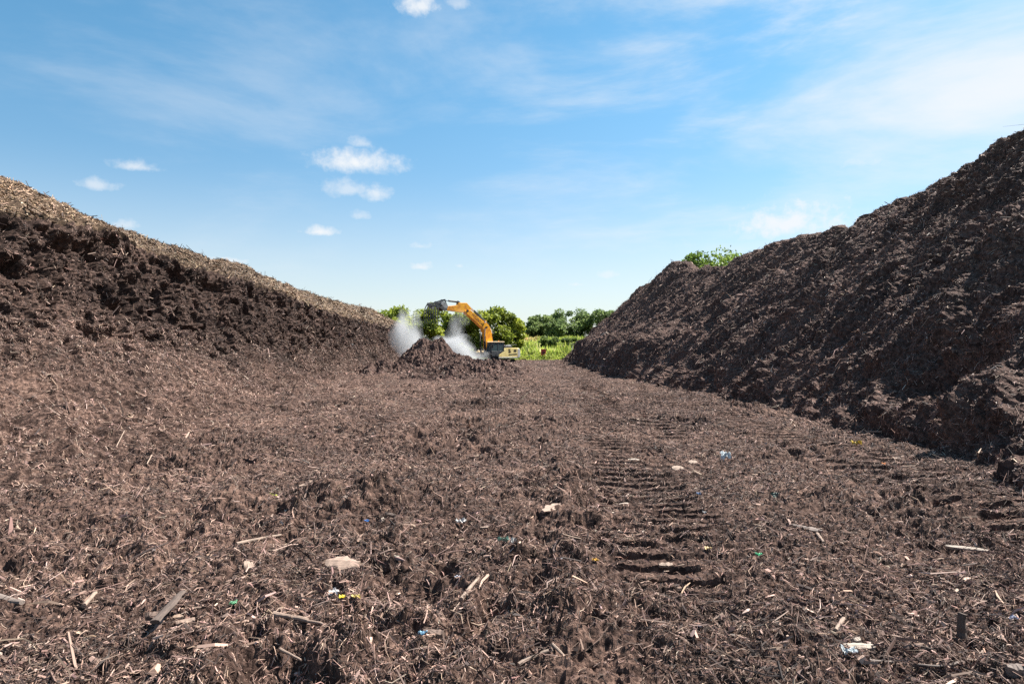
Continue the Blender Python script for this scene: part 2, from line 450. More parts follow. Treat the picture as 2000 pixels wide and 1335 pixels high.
def build_small():
    xs = np.linspace(-13, 3.5, 560); ys = np.linspace(39, 70, 760)
    X = np.repeat(xs[None], len(ys), 0); Y = np.repeat(ys[:, None], len(xs), 1)
    Z = small_h(X.ravel(), Y.ravel()).reshape(X.shape)
    edge = np.minimum(np.minimum(X+13, 3.5-X), np.minimum(Y-39, 70-Y))
    Z = Z-.5*sst(1.2, 0, edge)
    V = np.stack([X, Y, Z], -1).reshape(-1, 3)
    s, l = grid_faces(len(ys), len(xs), True)
    parts = [(V, s, l, None, 0)]
    g = np.random.default_rng(41); n = 30000
    x = g.uniform(-12.5, 3, n); y = g.uniform(40, 68, n)
    z = small_h(x, y); k = z > .08; x, y, z = x[k], y[k], z[k]; n = len(x)
    e = .04
    N = np.stack([-(small_h(x+e, y)-small_h(x-e, y))/(2*e), -(small_h(x, y+e)-small_h(x, y-e))/(2*e), np.ones(n)], -1)
    N /= np.linalg.norm(N, axis=1, keepdims=True)
    v, s, l, c = fibres(np.stack([x, y, z], -1), N, .16*np.exp(g.normal(0, .5, n)), .032*np.exp(g.normal(0, .4, n)), (.32, .36, .22, .09, .01), .6, .4, False, seed=42)
    parts.append((v, s, l, c, 1))
    V, S, Lp, C, M = join(parts)
    o = link('compost_heap', np_mesh('compost_heap_small', V, S, Lp, (MULCH_WET, CHIP), M, C))
    tag(o, 'small steaming peaked mound of dark compost in front of the excavator', 'compost heap', 'compost heaps')

build_ground(); build_right(); build_left(); build_small()

# ---------------------------------------------------------------- field behind
def field_h(x, y):
    z = -.55+sst(99, 106, y)*.75
    z = z+np.clip((y-106)/100, 0, 1)*4.6*sst(-60, 10, x)*1.0+np.clip((y-106)/100, 0, 1)*1.5*sst(10, -60, x)
    z = z+.25*gn(x*.05, y*.05)*sst(100, 112, y)
    return z-np.clip((y-215)/300, 0, 1)*2
def build_field():
    ys = np.concatenate([np.linspace(-600, 90, 24), np.linspace(95, 260, 160), 260*(4500/260)**np.linspace(0, 1, 40)[1:]])
    xs = np.concatenate([-np.geomspace(4000, 62, 30), np.linspace(-60, 60, 120), np.geomspace(62, 4000, 30)])
    X = np.repeat(xs[None], len(ys), 0); Y = np.repeat(ys[:, None], len(xs), 1)
    Z = field_h(X.ravel(), Y.ravel())
    V = np.stack([X.ravel(), Y.ravel(), Z], -1)
    s, l = grid_faces(len(ys), len(xs), True)
    m, nt, b = new_mat('meadow')
    n = noise_tex(nt, .25, 6, .7)
    r = ramp(nt, n.outputs['Fac'], [(.3, (.055, .085, .018)), (.5, (.10, .13, .03)), (.7, (.19, .17, .055))])
    nt.links.new(r.outputs[0], b.inputs['Base Color']); b.inputs['Roughness'].default_value = .95
    tag(link('field', np_mesh('field', V, s, l, (m,))), kind='structure')
build_field()

# ---------------------------------------------------------------- leaves, trees, shrubs, grass
def leaf_quads(C, size, g, cols, stretch=1.6, updir=None):
    n = len(C)
    a = g.normal(size=(n, 3)); a /= np.linalg.norm(a, axis=1, keepdims=True)
    b = np.cross(a, g.normal(size=(n, 3))); b /= np.linalg.norm(b, axis=1, keepdims=True)
    s = (size*g.uniform(.6, 1.4, n))[:, None]
    V = np.stack([C-a*s*stretch*.5, C+b*s*.5, C+a*s*stretch*.5, C-b*s*.5], 1).reshape(-1, 3)
    return V, np.full(n, 4), np.arange(n*4), np.repeat(cols, 4, 0)

BARK = paint('bark', (.16, .12, .09), .9, 0, .5, 6, bump=.5)

def tube(bm, pts, radii, seg=7, caps=True):
    rings = []
    for i, p in enumerate(pts):
        p = Vector(p)
        d = (Vector(pts[min(i+1, len(pts)-1)])-Vector(pts[max(i-1, 0)])).normalized()
        a = d.orthogonal().normalized() if abs(d.z) > .95 else d.cross(Vector((0, 0, 1))).normalized()
        b = d.cross(a)
        rings.append([bm.verts.new(p+(a*math.cos(k*2*math.pi/seg)+b*math.sin(k*2*math.pi/seg))*radii[i]) for k in range(seg)])
    for r0, r1 in zip(rings, rings[1:]):
        for k in range(seg):
            bm.faces.new((r0[k], r0[(k+1) % seg], r1[(k+1) % seg], r1[k]))
    if caps:
        bm.faces.new(rings[0][::-1]); bm.faces.new(rings[-1])

def bm_obj(name, bm, mat, parent=None, smooth=False):
    bmesh.ops.recalc_face_normals(bm, faces=bm.faces)
    me = bpy.data.meshes.new(name); bm.to_mesh(me); bm.free()
    if mat: me.materials.append(mat)
    if smooth: me.polygons.foreach_set('use_smooth', [True]*len(me.polygons))
    return link(name, me, parent)

def tree(name, label, x, y, h, w, n_leaf, leaf, seed, shades, trunk_h=.28, clumps=26, sparse=0, group='trees behind the yard', cat='tree'):
    g = np.random.default_rng(seed)
    z0 = float(field_h(np.array([x]), np.array([y]))[0])-.1
    root = empty(name, (x, y, z0), 0)
    tag(root, label, cat, group)
    # clump centres over an uneven dome
    ang = g.uniform(0, 2*np.pi, clumps); v = g.uniform(0, 1, clumps)
    zc = trunk_h*h*.75+v*(h*.97-trunk_h*h*.75-.09*h)
    prof = np.sin(np.pi*np.clip((zc/h-trunk_h*.45)/(1.12-trunk_h*.45), 0.06, 1))**.6
    rad = w*.5*prof*g.uniform(.45, .92, clumps)
    cc = np.stack([np.cos(ang)*rad, np.sin(ang)*rad, zc], -1)
    cr = g.uniform(.11, .20, clumps)*(w+h)*.5*(1-.25*sparse)
    k = g.integers(0, clumps, n_leaf)
    d = g.normal(size=(n_leaf, 3)); d /= np.linalg.norm(d, axis=1, keepdims=True)
    rr = g.uniform(.25, 1, n_leaf)**.5*np.where(g.random(n_leaf) < .14, g.uniform(1, 1.4, n_leaf), 1)
    lob = 1+.35*gn(d[:, 0]*2.2+k*3.1, d[:, 2]*2.2+d[:, 1])
    P = cc[k]+d*(cr[k]*rr*lob)[:, None]*np.array([1, 1, .72])
    sh = np.array(shades)
    t = g.random(clumps)[k]*.7+g.random(n_leaf)*.3
    c = sh[0]*(1-t)[:, None]+sh[1]*t[:, None]
    c = c*g.uniform(.75, 1.25, (n_leaf, 1))
    V, S, Lp, C = leaf_quads(P, leaf, g, c)
    link('crown', np_mesh('crown', V, S, Lp, (LEAF,), None, C), root)
    bm = bmesh.new()
    tr = w*.028+.05
    top = Vector((g.uniform(-.3, .3), g.uniform(-.3, .3), h*.62))
    tube(bm, [(0, 0, -.3), (0, 0, h*.1), top*.45+Vector((.1, 0, 0)), top], [tr*1.4, tr, tr*.75, tr*.3])
    for q in range(min(clumps, 12)):
        e = Vector(cc[q]); st = top*(float(g.uniform(.35, .8)))
        tube(bm, [st, (st+e)*.5+Vector((0, 0, -.05*h)), e], [tr*.42, tr*.26, tr*.08], 5, False)
    bm_obj('trunk', bm, BARK, root)
    return root

G1 = [(.09, .14, .02), (.40, .43, .055)]       # fresh
G2 = [(.018, .040, .010), (.075, .110, .022)]       # dark
G3 = [(.085, .135, .052), (.25, .31, .105)]       # far row, distance haze mixed into the leaf colour
tree('broadleaf_tree', 'loose light-green tree at the end of the long windrow, behind the steam', -19.6, 108, 8.3, 7.0, 8200, .26, 51, G1, .18, 26, .4)
tree('broadleaf_tree', 'bright green tree behind the fork bucket with bare limbs showing low down', -14.4, 106, 8.8, 9.2, 13000, .27, 52, G1, .16, 38, .3)
tree('broadleaf_tree', 'mid-green tree behind the raised boom, left of the darker wide tree', -9.4, 112, 7.4, 7.4, 9000, .27, 53, G1, .10, 28, .2)
tree('broadleaf_tree', 'wide dense dark tree reaching the ground directly behind the excavator cab', -3.9, 110, 8.3, 9.6, 13000, .28, 54, [(.065, .105, .017), (.33, .36, .05)], .10, 40)
tree('broadleaf_tree', 'short round tree filling in beside the wide dark tree by the machine tail', .3, 112, 6.4, 4.2, 5200, .26, 55, G1, .08, 18)
far = [(4.0, 206, 5.6, 8.0, 'low tree beginning the far row, nearest the wide dark tree'),
       (8.8, 210, 7.2, 8.0, 'pointed middle-sized tree in the far row, left of the tallest far crown'),
       (12.2, 204, 5.0, 6.5, 'low bushy pale tree in the far row before the tallest far crown'),
       (18.5, 212, 9.3, 12.5, 'tallest broad-crowned tree in the far row'),
       (26.5, 210, 8.8, 10.5, 'big rounded tree in the far row, half behind the dark windrow slope'),
       (33.0, 214, 8.4, 10.0, 'last tree of the far row, mostly behind the dark windrow slope')]
for i, (x, y, h, w, lb) in enumerate(far):
    tree('broadleaf_tree', lb, x, y, h, w*1.15, 11000, .36, 60+i, G3, .0, 46, group='far tree row')
tree('broadleaf_tree', 'broad tree crown showing over the notch in the dark windrow', 31.8, 112, 18.6, 9.5, 9000, .32, 71, [(.04, .085, .018), (.19, .26, .05)], .3, 34)
tree('broadleaf_tree', 'smaller rounded crown beside the broad one above the dark windrow', 37.4, 113, 18.3, 7.6, 6000, .32, 72, [(.04, .085, .018), (.20, .27, .06)], .3, 22)

shr = [(7.4, 132, 2.9, 5.4, 'dark leafy bush standing out of the field before the orange grass'),
       (12.2, 136, 2.3, 5.0, 'bramble bush in the middle of the low hedge row'),
       (16.6, 134, 2.7, 5.2, 'bramble bush of the low hedge row with blossom, beside the dark windrow'),
       (20.8, 135, 3.2, 5.0, 'bramble bush of the low hedge row cut off by the dark windrow slope')]
for i, (x, y, h, w, lb) in enumerate(shr):
    tree('shrub', lb, x, y, h, w, 4200, .24, 80+i, [(.030, .06, .014), (.21, .26, .07)], .05, 20, group='bushes in the field', cat='bush')

def build_grass():
    g = np.random.default_rng(91)
    n = 90000
    y = 103+(g.random(n)**1.7)*105
    x = g.uniform(-24, 34, n)*(y/130)**.7
    tall = np.clip(.55+.9*gn(x*.35, y*.28)+.4*gn(x*1.1, y*1.1), .12, 1.7)
    tall = tall*(.55+.6*sst(104, 110, y))*np.where(y > 140, .75, 1)
    z = field_h(x, y)-.05
    h = tall*g.uniform(.6, 1.3, n)*.95*np.where(g.random(n) < .05, 1.55, 1)
    w = .06+.05*g.random(n)+y*.0003
    a = g.uniform(0, 2*np.pi, n); lean = g.normal(0, .28, (n, 2))
    B = np.stack([x, y, z], -1); dx = np.stack([np.cos(a)*w, np.sin(a)*w, 0*w], -1)
    top = B+np.stack([lean[:, 0]*h, lean[:, 1]*h, h], -1)
    mid = B+(top-B)*.55
    V = np.stack([B-dx*.5, B+dx*.5, mid+dx, top, mid-dx], 1).reshape(-1, 3)
    sz = np.full(n, 5); lp = np.arange(n*5)
    pal = np.array([(.27, .345, .050), (.42, .455, .095), (.13, .20, .035), (.48, .45, .19), (.54, .35, .14)])
    far = sst(150, 185, y)*sst(12, 4, x)
    r = g.random(n)
    ci = np.where(r < .36, 0, np.where(r < .72, 1, np.where(r < .9, 2, 3)))
    ci = np.where((g.random(n) < far*.9), np.where(g.random(n) < .6, 4, 3), ci)
    patch = (.92+.6*gn(x*.5+3, y*.3))[:, None]
    c = pal[ci]*g.uniform(.75, 1.25, (n, 1))*patch
    parts = [(V, sz, lp, np.repeat(c, 5, 0), 0)]
    # leafy weeds (nettles, docks) mixed in
    m = 36000
    y = 104+(g.random(m)**1.8)*75; x = g.uniform(-22, 30, m)*(y/130)**.7
    t = np.clip(.5+.9*gn(x*.35, y*.28)+.5*gn(x*1.1, y*1.1), .1, 1.7)
    P = np.stack([x, y, field_h(x, y)+t*.85*g.random(m)], -1)
    cw = np.array(((.17, .25, .035), (.40, .43, .085)))
    k = g.random(m)[:, None]
    v, s, l, c = leaf_quads(P, .17, g, (cw[0]*(1-k)+cw[1]*k)*g.uniform(.8, 1.2, (m, 1)))
    parts.append((v, s, l, c, 0))
    V, S, Lp, C, M = join(parts)
    tag(link('tall_grass', np_mesh('tall_grass', V, S, Lp, (LEAF,), M, C)), 'bright green tall weeds and grass beyond the yard', 'grass', kind='stuff')
build_grass()

# ---------------------------------------------------------------- excavator
ORANGE = paint('orange_paint', (.90, .40, .020), .42, 0, .3, 1.6, dirt=(.55, .20, .02))
YELLOW = paint('cream_yellow_paint', (.90, .74, .32), .45, 0, .2, 2.0, dirt=(.74, .56, .20))
DUSTY = paint('dusty_yellow_paint', (.62, .44, .18), .6, 0, .3, 3.0, dirt=(.36, .25, .13))
DARK = paint('dark_grey_steel', (.035, .036, .040), .5, .2, .4, 3)
BLACK = paint('black_rubber', (.012, .012, .013), .6, 0, .3, 4)
STEEL = paint('worn_steel', (.13, .125, .12), .55, .3, .5, 5, dirt=(.022, .017, .015))
PLATE = paint('pale_steel_plate', (.34, .33, .31), .5, .3, .4, 3)
GREY = paint('pale_grey_paint', (.55, .54, .50), .5, 0, .2, 2)
CHROME = paint('chrome_rod', (.6, .6, .6), .2, .9, .1, 2)
CABP = paint('grey_cab_paint', (.075, .080, .085), .4, 0, .3, 2)
RED = paint('red_plastic', (.52, .045, .040), .5, 0, .35, 5)
def glass_mat():
    m, nt, b = new_mat('tinted_glass')
    n = noise_tex(nt, 2.0, 3, .5)
    r = ramp(nt, n.outputs['Fac'], [(.3, (.10, .15, .16)), (.7, (.16, .22, .23))])
    nt.links.new(r.outputs[0], b.inputs['Base Color'])
    b.inputs['Roughness'].default_value = .05; b.inputs['Transmission Weight'].default_value = .55; b.inputs['IOR'].default_value = 1.45
    return m
GLASS = glass_mat()

def box(bm, x0, x1, y0, y1, z0, z1, bev=.0):
    vs = [bm.verts.new(p) for p in [(x0, y0, z0), (x1, y0, z0), (x1, y1, z0), (x0, y1, z0), (x0, y0, z1), (x1, y0, z1), (x1, y1, z1), (x0, y1, z1)]]
    fs = [bm.faces.new([vs[i] for i in q]) for q in [(3, 2, 1, 0), (4, 5, 6, 7), (0, 1, 5, 4), (1, 2, 6, 5), (2, 3, 7, 6), (3, 0, 4, 7)]]
    if bev:
        es = list({e for f in fs for e in f.edges})
        bmesh.ops.bevel(bm, geom=es, offset=bev, segments=2, affect='EDGES', profile=.5)
def prism(bm, poly, y0, y1, bev=0):
    """polygon in local x-z, extruded across y"""
    a = [bm.verts.new((x, y0, z)) for x, z in poly]; b = [bm.verts.new((x, y1, z)) for x, z in poly]
    n = len(poly)
    fs = [bm.faces.new(a), bm.faces.new(b[::-1])]
    for i in range(n): fs.append(bm.faces.new((a[i], b[i], b[(i+1) % n], a[(i+1) % n])))
    bmesh.ops.recalc_face_normals(bm, faces=fs)
    if bev:
        es = list({e for f in fs for e in f.edges})
        bmesh.ops.bevel(bm, geom=es, offset=bev, segments=2, affect='EDGES', profile=.5)

def mk(name, mat, parent, fn, smooth=False):
    bm = bmesh.new(); fn(bm); return bm_obj(name, bm, mat, parent, smooth)

def excavator():
    root = empty('excavator', (-2.3, 88, -.48), R(180+42))
    tag(root, 'orange tracked excavator with its boom raised and a tined fork bucket', 'excavator')
    # undercarriage
    mk('undercarriage', DARK, root, lambda bm: (box(bm, -1.5, 1.5, -.9, .9, .45, .85, .05), box(bm, -.7, .7, -.7, .7, .84, 1.0, .03)))
    mk('slew_ring', BLACK, root, lambda bm: tube(bm, [(0, 0, .98), (0, 0, 1.12)], [.72, .72], 24))
    for s in (-1, 1):
        def belt(bm):
            prof = []
            L, r = 1.95, .46
            for k in range(13): a = math.pi/2-k*math.pi/12; prof.append((L+r*math.cos(a), .47+r*math.sin(a)))
            for k in range(13): a = -math.pi/2-k*math.pi/12; prof.append((-L+r*math.cos(a), .47+r*math.sin(a)))
            inner = [((x-np.sign(x)*L)*.86+np.sign(x)*L, .47+(z-.47)*.86) for x, z in prof]
            y0, y1 = s*1.3-.3, s*1.3+.3
            n = len(prof)
            rows = [[bm.verts.new((x, y, z)) for x, z in q] for q, y in ((prof, y0), (prof, y1), (inner, y1), (inner, y0))]
            for a in range(4):
                p, q = rows[a], rows[(a+1) % 4]
                for i in range(n): bm.faces.new((p[i], p[(i+1) % n], q[(i+1) % n], q[i]))
            # grouser bars
            def bar(x, z, nx, nz):
                t = (-nz, nx)
                for w in (0,):
                    c = [(x+t[0]*.025, z+t[1]*.025), (x+t[0]*.025+nx*.035, z+t[1]*.025+nz*.035), (x-t[0]*.025+nx*.035, z-t[1]*.025+nz*.035), (x-t[0]*.025, z-t[1]*.025)]
                    prism(bm, c, y0+.005, y1-.005)
            for k in range(20):
                x = -1.9+k*.2; bar(x, .93, 0, 1); bar(x, .01, 0, -1)
            for k in range(1, 7):
                a = math.pi/2-k*math.pi/7
                bar(L+r*math.cos(a), .47+r*math.sin(a), math.cos(a), math.sin(a)); bar(-L-r*math.cos(a), .47+r*math.sin(a), -math.cos(a), math.sin(a))
        t = mk('track', BLACK, root, belt)
        mk('track_frame', DARK, t, lambda bm: box(bm, -1.7, 1.7, s*1.3-.16, s*1.3+.16, .3, .66, .04))
        for x in (-1.95, 1.95):
            mk('sprocket' if x < 0 else 'idler', DARK, t, lambda bm: tube(bm, [(x, s*1.3-.13, .47), (x, s*1.3+.13, .47)], [.36, .36], 18))
        for k in range(7):
            x = -1.35+k*.45
            mk('roller', DARK, t, lambda bm: tube(bm, [(x, s*1.3-.18, .19), (x, s*1.3+.18, .19)], [.10, .10], 10))
    # upper structure
    mk('deck', DARK, root, lambda bm: box(bm, -2.6, 1.75, -1.42, 1.42, 1.06, 1.26, .04))
    house = mk('engine_housing', YELLOW, root, lambda bm: (
        prism(bm, [(-2.75, 1.18), (.45, 1.18), (.45, 1.48), (-.46, 1.90), (-.46, 2.02), (-.78, 2.32), (-2.75, 2.32)], .35, 1.47, .03),
        prism(bm, [(-2.75, 1.27), (-.3, 1.27), (-.3, 2.1), (-2.75, 2.1)], -1.45, .33, .05)))
    mk('engine_hood', DARK, root, lambda bm: (box(bm, -2.3, -.95, -1.1, .95, 2.33, 2.58, .07)))
    for (a, b, c, d) in ((-1.55, -1.2, 1.75, 2.0), (-2.55, -2.1, 1.85, 2.15), (-1.5, -1.15, 2.08, 2.22)):
        mk('vent', BLACK, house, lambda bm: [box(bm, a, b, 1.472, 1.484, c+(d-c)*k/4, c+(d-c)*(k+.7)/4) for k in range(4)])
    mk('side_stripe', BLACK, house, lambda bm: prism(bm, [(-2.7, 1.5), (-1.2, 1.42), (-1.2, 1.52), (-2.6, 1.62)], 1.471, 1.480))
    mk('lower_panel', GREY, root, lambda bm: box(bm, -2.7, .5, 1.20, 1.49, 1.05, 1.172, .02))
    mk('counterweight', GREY, root, lambda bm: (
        prism(bm, [(-3.25, 1.30), (-3.1, 1.06), (-2.77, 1.06), (-2.77, 2.26), (-3.1, 2.26), (-3.25, 2.05)], -1.47, 1.47, .06)))
    mk('counterweight_trim', YELLOW, root, lambda bm: box(bm, -3.14, -2.79, -1.3, 1.3, 2.262, 2.36, .02))
    mk('exhaust_pipe', BLACK, root, lambda bm: tube(bm, [(-1.9, -.6, 2.5), (-1.9, -.6, 3.0), (-2.02, -.6, 3.12)], [.07, .07, .07], 10))
    mk('air_intake', GREY, root, lambda bm: box(bm, -2.2, -1.35, .35, .8, 2.585, 2.70, .04))
    rail = [(-1.05, 1.4, 2.33), (-1.05, 1.4, 2.75), (-2.6, 1.4, 2.75), (-2.6, 1.4, 2.33)]
    mk('handrail', DARK, root, lambda bm: tube(bm, rail, [.022]*4, 6))
    box_ = mk('storage_box', DUSTY, root, lambda bm: prism(bm, [(.35, 1.27), (1.95, 1.27), (2.05, 1.45), (1.98, 1.85), (1.5, 1.98), (.35, 1.98)], -1.47, -.62, .06))
    mk('step_grip', BLACK, box_, lambda bm: [box(bm, 1.99, 2.06, -1.40+.26*k, -1.24+.26*k, 1.50, 1.62) for k in range(3)])
    mk('work_light', GREY, box_, lambda bm: (box(bm, 1.55, 1.70, -1.35, -1.15, 1.99, 2.12, .02)))
    # cab
    cabx0, cabx1, cy0, cy1 = -.42, 1.68, .44, 1.47
    cab = mk('cab', CABP, root, lambda bm: (
        prism(bm, [(.48, 1.28), (1.60, 1.28), (1.78, 1.55), (1.74, 1.95), (cabx0, 1.95), (.48, 1.52)], cy0, cy1, .02),
        box(bm, cabx0, cabx0+.09, cy0, cy0+.09, 1.95, 3.03), box(bm, cabx0, cabx0+.09, cy1-.09, cy1, 1.95, 3.03),
        box(bm, .55, .64, cy0, cy0+.06, 1.95, 3.03), box(bm, .55, .64, cy1-.06, cy1, 1.95, 3.03),
        prism(bm, [(1.66, 1.95), (1.74, 1.95), (1.52, 3.03), (1.44, 3.03)], cy0, cy0+.08),
        prism(bm, [(1.66, 1.95), (1.74, 1.95), (1.52, 3.03), (1.44, 3.03)], cy1-.08, cy1)))
    mk('roof', paint('cream_roof_paint', (.85, .62, .36), .5), cab, lambda bm: prism(bm, [(cabx0-.06, 3.035), (1.56, 3.035), (1.60, 3.09), (1.45, 3.17), (cabx0-.03, 3.17)], cy0-.03, cy1+.03, .03))
    mk('rear_window', GLASS, cab, lambda bm: box(bm, cabx0+.02, cabx0+.04, cy0+.1, cy1-.1, 1.97, 3.02))
    mk('side_window', GLASS, cab, lambda bm: box(bm, cabx0+.1, .54, cy1-.04, cy1-.02, 1.97, 3.02))
    mk('side_window', GLASS, cab, lambda bm: prism(bm, [(.65, 1.97), (1.65, 1.97), (1.45, 3.02), (.65, 3.02)], cy1-.04, cy1-.02))
    mk('side_window', GLASS, cab, lambda bm: prism(bm, [(cabx0+.1, 1.97), (1.65, 1.97), (1.45, 3.02), (cabx0+.1, 3.02)], cy0+.02, cy0+.04))
    mk('windscreen', GLASS, cab, lambda bm: prism(bm, [(1.69, 1.97), (1.71, 1.97), (1.50, 3.02), (1.48, 3.02)], cy0+.09, cy1-.09))
    mk('door', CABP, cab, lambda bm: prism(bm, [(.66, 1.32), (1.58, 1.32), (1.74, 1.56), (1.70, 1.93), (.66, 1.93)], cy1+.003, cy1+.03, .01))
    mk('driver_seat', BLACK, cab, lambda bm: (box(bm, .1, .65, .7, 1.2, 1.95, 2.1, .04), box(bm, .05, .2, .7, 1.2, 2.1, 2.75, .04)))
    mk('door_handle', GREY, cab, lambda bm: tube(bm, [(.74, cy1+.08, 1.66), (.74, cy1+.08, 1.9)], [.018, .018], 6))
    mk('grab_rail', BLACK, cab, lambda bm: tube(bm, [(1.72, cy1+.02, 1.5), (1.78, cy1+.09, 1.7), (1.62, cy1+.09, 2.6), (1.53, cy1+.01, 2.8)], [.016]*4, 6))
    mk('mirror', BLACK, cab, lambda bm: (tube(bm, [(1.5, cy1, 2.8), (1.7, cy1+.22, 2.75)], [.014, .014], 6), box(bm, 1.66, 1.74, cy1+.14, cy1+.32, 2.35, 2.75, .02)))
    # boom
    bp = [(.86, 1.45), (1.42, 1.35), (1.58, 2.2), (1.60, 3.2), (1.78, 4.2), (2.20, 4.86), (3.15, 5.56), (4.35, 6.35), (4.95, 6.72), (5.0, 6.95), (4.65, 7.05), (4.07, 7.05), (2.79, 6.18), (1.17, 5.28), (.68, 4.5), (.50, 3.1)]
    boom = mk('boom', ORANGE, root, lambda bm: prism(bm, bp, -.30, .30, .03))
    d = Vector((4.07-2.2, 0, 7.05-5.55)); ang = math.atan2(-1.53, 1.72)
    cu = bpy.data.curves.new('lettering', 'FONT'); cu.body = 'HYUNDAI'; cu.size = .50; cu.extrude = .002; cu.align_x = 'CENTER'; cu.align_y = 'CENTER'
    tmp = bpy.data.objects.new('tmp_text', cu); col.objects.link(tmp)
    dg = bpy.context.evaluated_depsgraph_get()
    me = bpy.data.meshes.new_from_object(tmp.evaluated_get(dg)); bpy.data.objects.remove(tmp)
    me.materials.clear(); me.materials.append(BLACK)
    lt = link('lettering', me, boom)
    # on the left (+Y) side, reading down towards the machine as seen from the left
    # text x axis -> from boom tip to bend (local (+x,-z) reversed), seen from +Y: machine -X is to the right
    ax = Vector((-.80, 0, -.62)).normalized(); nrm = Vector((0, 1, 0)); ay = nrm.cross(ax)
    M = Matrix((ax, ay, nrm)).transposed().to_4x4(); M.translation = Vector((2.95, .304, 5.88))
    lt.matrix_local = M
    for s in (-1, 1):
        c = mk('boom_cylinder', BLACK, root, lambda bm: tube(bm, [(1.85, s*.42, 1.45), (1.95, s*.42, 3.2)], [.12, .12], 12))
        mk('piston_rod', CHROME, c, lambda bm: tube(bm, [(1.95, s*.42, 3.19), (1.86, s*.42, 4.85)], [.065, .065], 10))
    mk('boom_pin', DARK, root, lambda bm: tube(bm, [(1.62, -.5, 4.95), (1.62, .5, 4.95)], [.13, .13], 14))
    mk('boom_bracket', DARK, root, lambda bm: (box(bm, .7, 2.0, -.5, -.36, 1.27, 1.75, .02), box(bm, .7, 2.0, .34, .43, 1.27, 1.75, .02)))
    ac = mk('stick_cylinder', DARK, root, lambda bm: tube(bm, [(1.55, 0, 5.72), (3.35, 0, 7.02)], [.12, .12], 12))
    mk('piston_rod', CHROME, ac, lambda bm: tube(bm, [(3.34, 0, 7.01), (4.1, 0, 7.55)], [.07, .07], 10))
    mk('cylinder_lug', ORANGE, root, lambda bm: prism(bm, [(1.3, 5.32), (1.75, 5.55), (1.66, 5.86), (1.45, 5.86)], -.2, .2, .02))
    mk('hydraulic_hose', BLACK, root, lambda bm: (tube(bm, [(.40, .20, 3.2), (.52, .22, 4.6), (1.1, .22, 5.42), (2.7, .22, 6.3), (3.9, .2, 7.12), (4.3, .2, 7.35)], [.035]*6, 6),
                                                  tube(bm, [(.42, -.20, 3.2), (.54, -.22, 4.6), (1.1, -.22, 5.42), (2.7, -.22, 6.3), (3.9, -.2, 7.12), (4.3, -.2, 7.35)], [.035]*6, 6)))
    mk('boom_light', GREY, root, lambda bm: box(bm, 1.75, 1.95, .32, .5, 5.5, 5.68, .03))
    # stick
    sp = [(7.95, 7.24), (7.5, 7.42), (6.03, 7.60), (5.93, 7.90), (4.65, 7.94), (3.92, 7.33), (4.02, 7.09), (4.7, 6.82), (5.3, 6.72), (8.0, 6.93)]
    mk('stick', ORANGE, root, lambda bm: prism(bm, sp, -.23, .23, .03))
    mk('stick_pin', DARK, root, lambda bm: tube(bm, [(4.62, -.4, 6.95), (4.62, .4, 6.95)], [.15, .15], 14))
    bc = mk('bucket_cylinder', BLACK, root, lambda bm: tube(bm, [(5.95, 0, 8.02), (7.3, 0, 8.08)], [.12, .12], 12))
    mk('piston_rod', CHROME, bc, lambda bm: tube(bm, [(7.29, 0, 8.08), (8.15, 0, 8.12)], [.065, .065], 10))
    mk('cylinder_lug', DARK, root, lambda bm: prism(bm, [(5.5, 7.9), (6.1, 7.88), (6.05, 8.14), (5.85, 8.14)], -.12, .12, .01))
    mk('bucket_linkage', DARK, root, lambda bm: (
        [prism(bm, [(7.62, 7.2), (7.78, 7.2), (8.2, 8.22), (8.05, 8.24)], a, b) for a, b in ((-.34, -.26), (.26, .34))],
        [prism(bm, [(8.06, 8.05), (8.12, 8.22), (9.05, 7.92), (9.0, 7.76)], a, b) for a, b in ((-.24, -.15), (.15, .24))],
        tube(bm, [(8.12, -.4, 8.13), (8.12, .4, 8.13)], [.09, .09], 10), tube(bm, [(9.0, -.35, 7.85), (9.0, .35, 7.85)], [.08, .08], 10)))
    bk = mk('fork_bucket', STEEL, root, lambda bm: (
        [prism(bm, [(7.8, 6.92), (8.2, 6.78), (8.95, 7.2), (9.15, 7.9), (8.9, 8.0), (8.3, 7.45), (7.85, 7.3)], a, b) for a, b in ((-.42, -.36), (.36, .42))],
        tube(bm, [(8.85, -1.42, 7.45), (8.85, 1.42, 7.45)], [.11, .11], 12)))
    for s in (-1, 1):
        mk('side_plate', PLATE, bk, lambda bm: prism(bm, [(8.55, 7.1), (8.95, 7.1), (9.5, 7.55), (9.4, 7.85), (8.9, 7.8), (8.5, 7.4)], s*1.45-.03, s*1.45+.03))
    mk('hitch', PLATE, bk, lambda bm: box(bm, 8.15, 8.95, -.33, .33, 7.15, 7.55, .05))
    for k in range(7):
        yy = -1.40+k*.4667
        arc = [(8.8, 7.50), (9.12, 7.78), (9.45, 7.62), (9.74, 7.18), (9.92, 6.55), (9.95, 5.85), (9.8, 5.2)]
        def tine(bm):
            n = len(arc); th = [.10, .09, .08, .075, .065, .05, .02]
            L, U = [], []
            for i, (x, z) in enumerate(arc):
                x0, z0 = arc[max(i-1, 0)]; x1, z1 = arc[min(i+1, n-1)]
                tx, tz = x1-x0, z1-z0; q = math.hypot(tx, tz); nx, nz = -tz/q, tx/q
                L.append((x+nx*th[i], z+nz*th[i])); U.append((x-nx*th[i]*.4, z-nz*th[i]*.4))
            for i in range(n-1):
                prism(bm, [L[i], L[i+1], U[i+1], U[i]], yy-.04, yy+.04)
        mk('tine', STEEL, bk, tine)
    mk('beacon', paint('amber_lens', (.8, .3, .02), .2), root, lambda bm: (tube(bm, [(0, .9, 3.165), (0, .9, 3.30)], [.06, .05], 10)))
    return root
excavator()

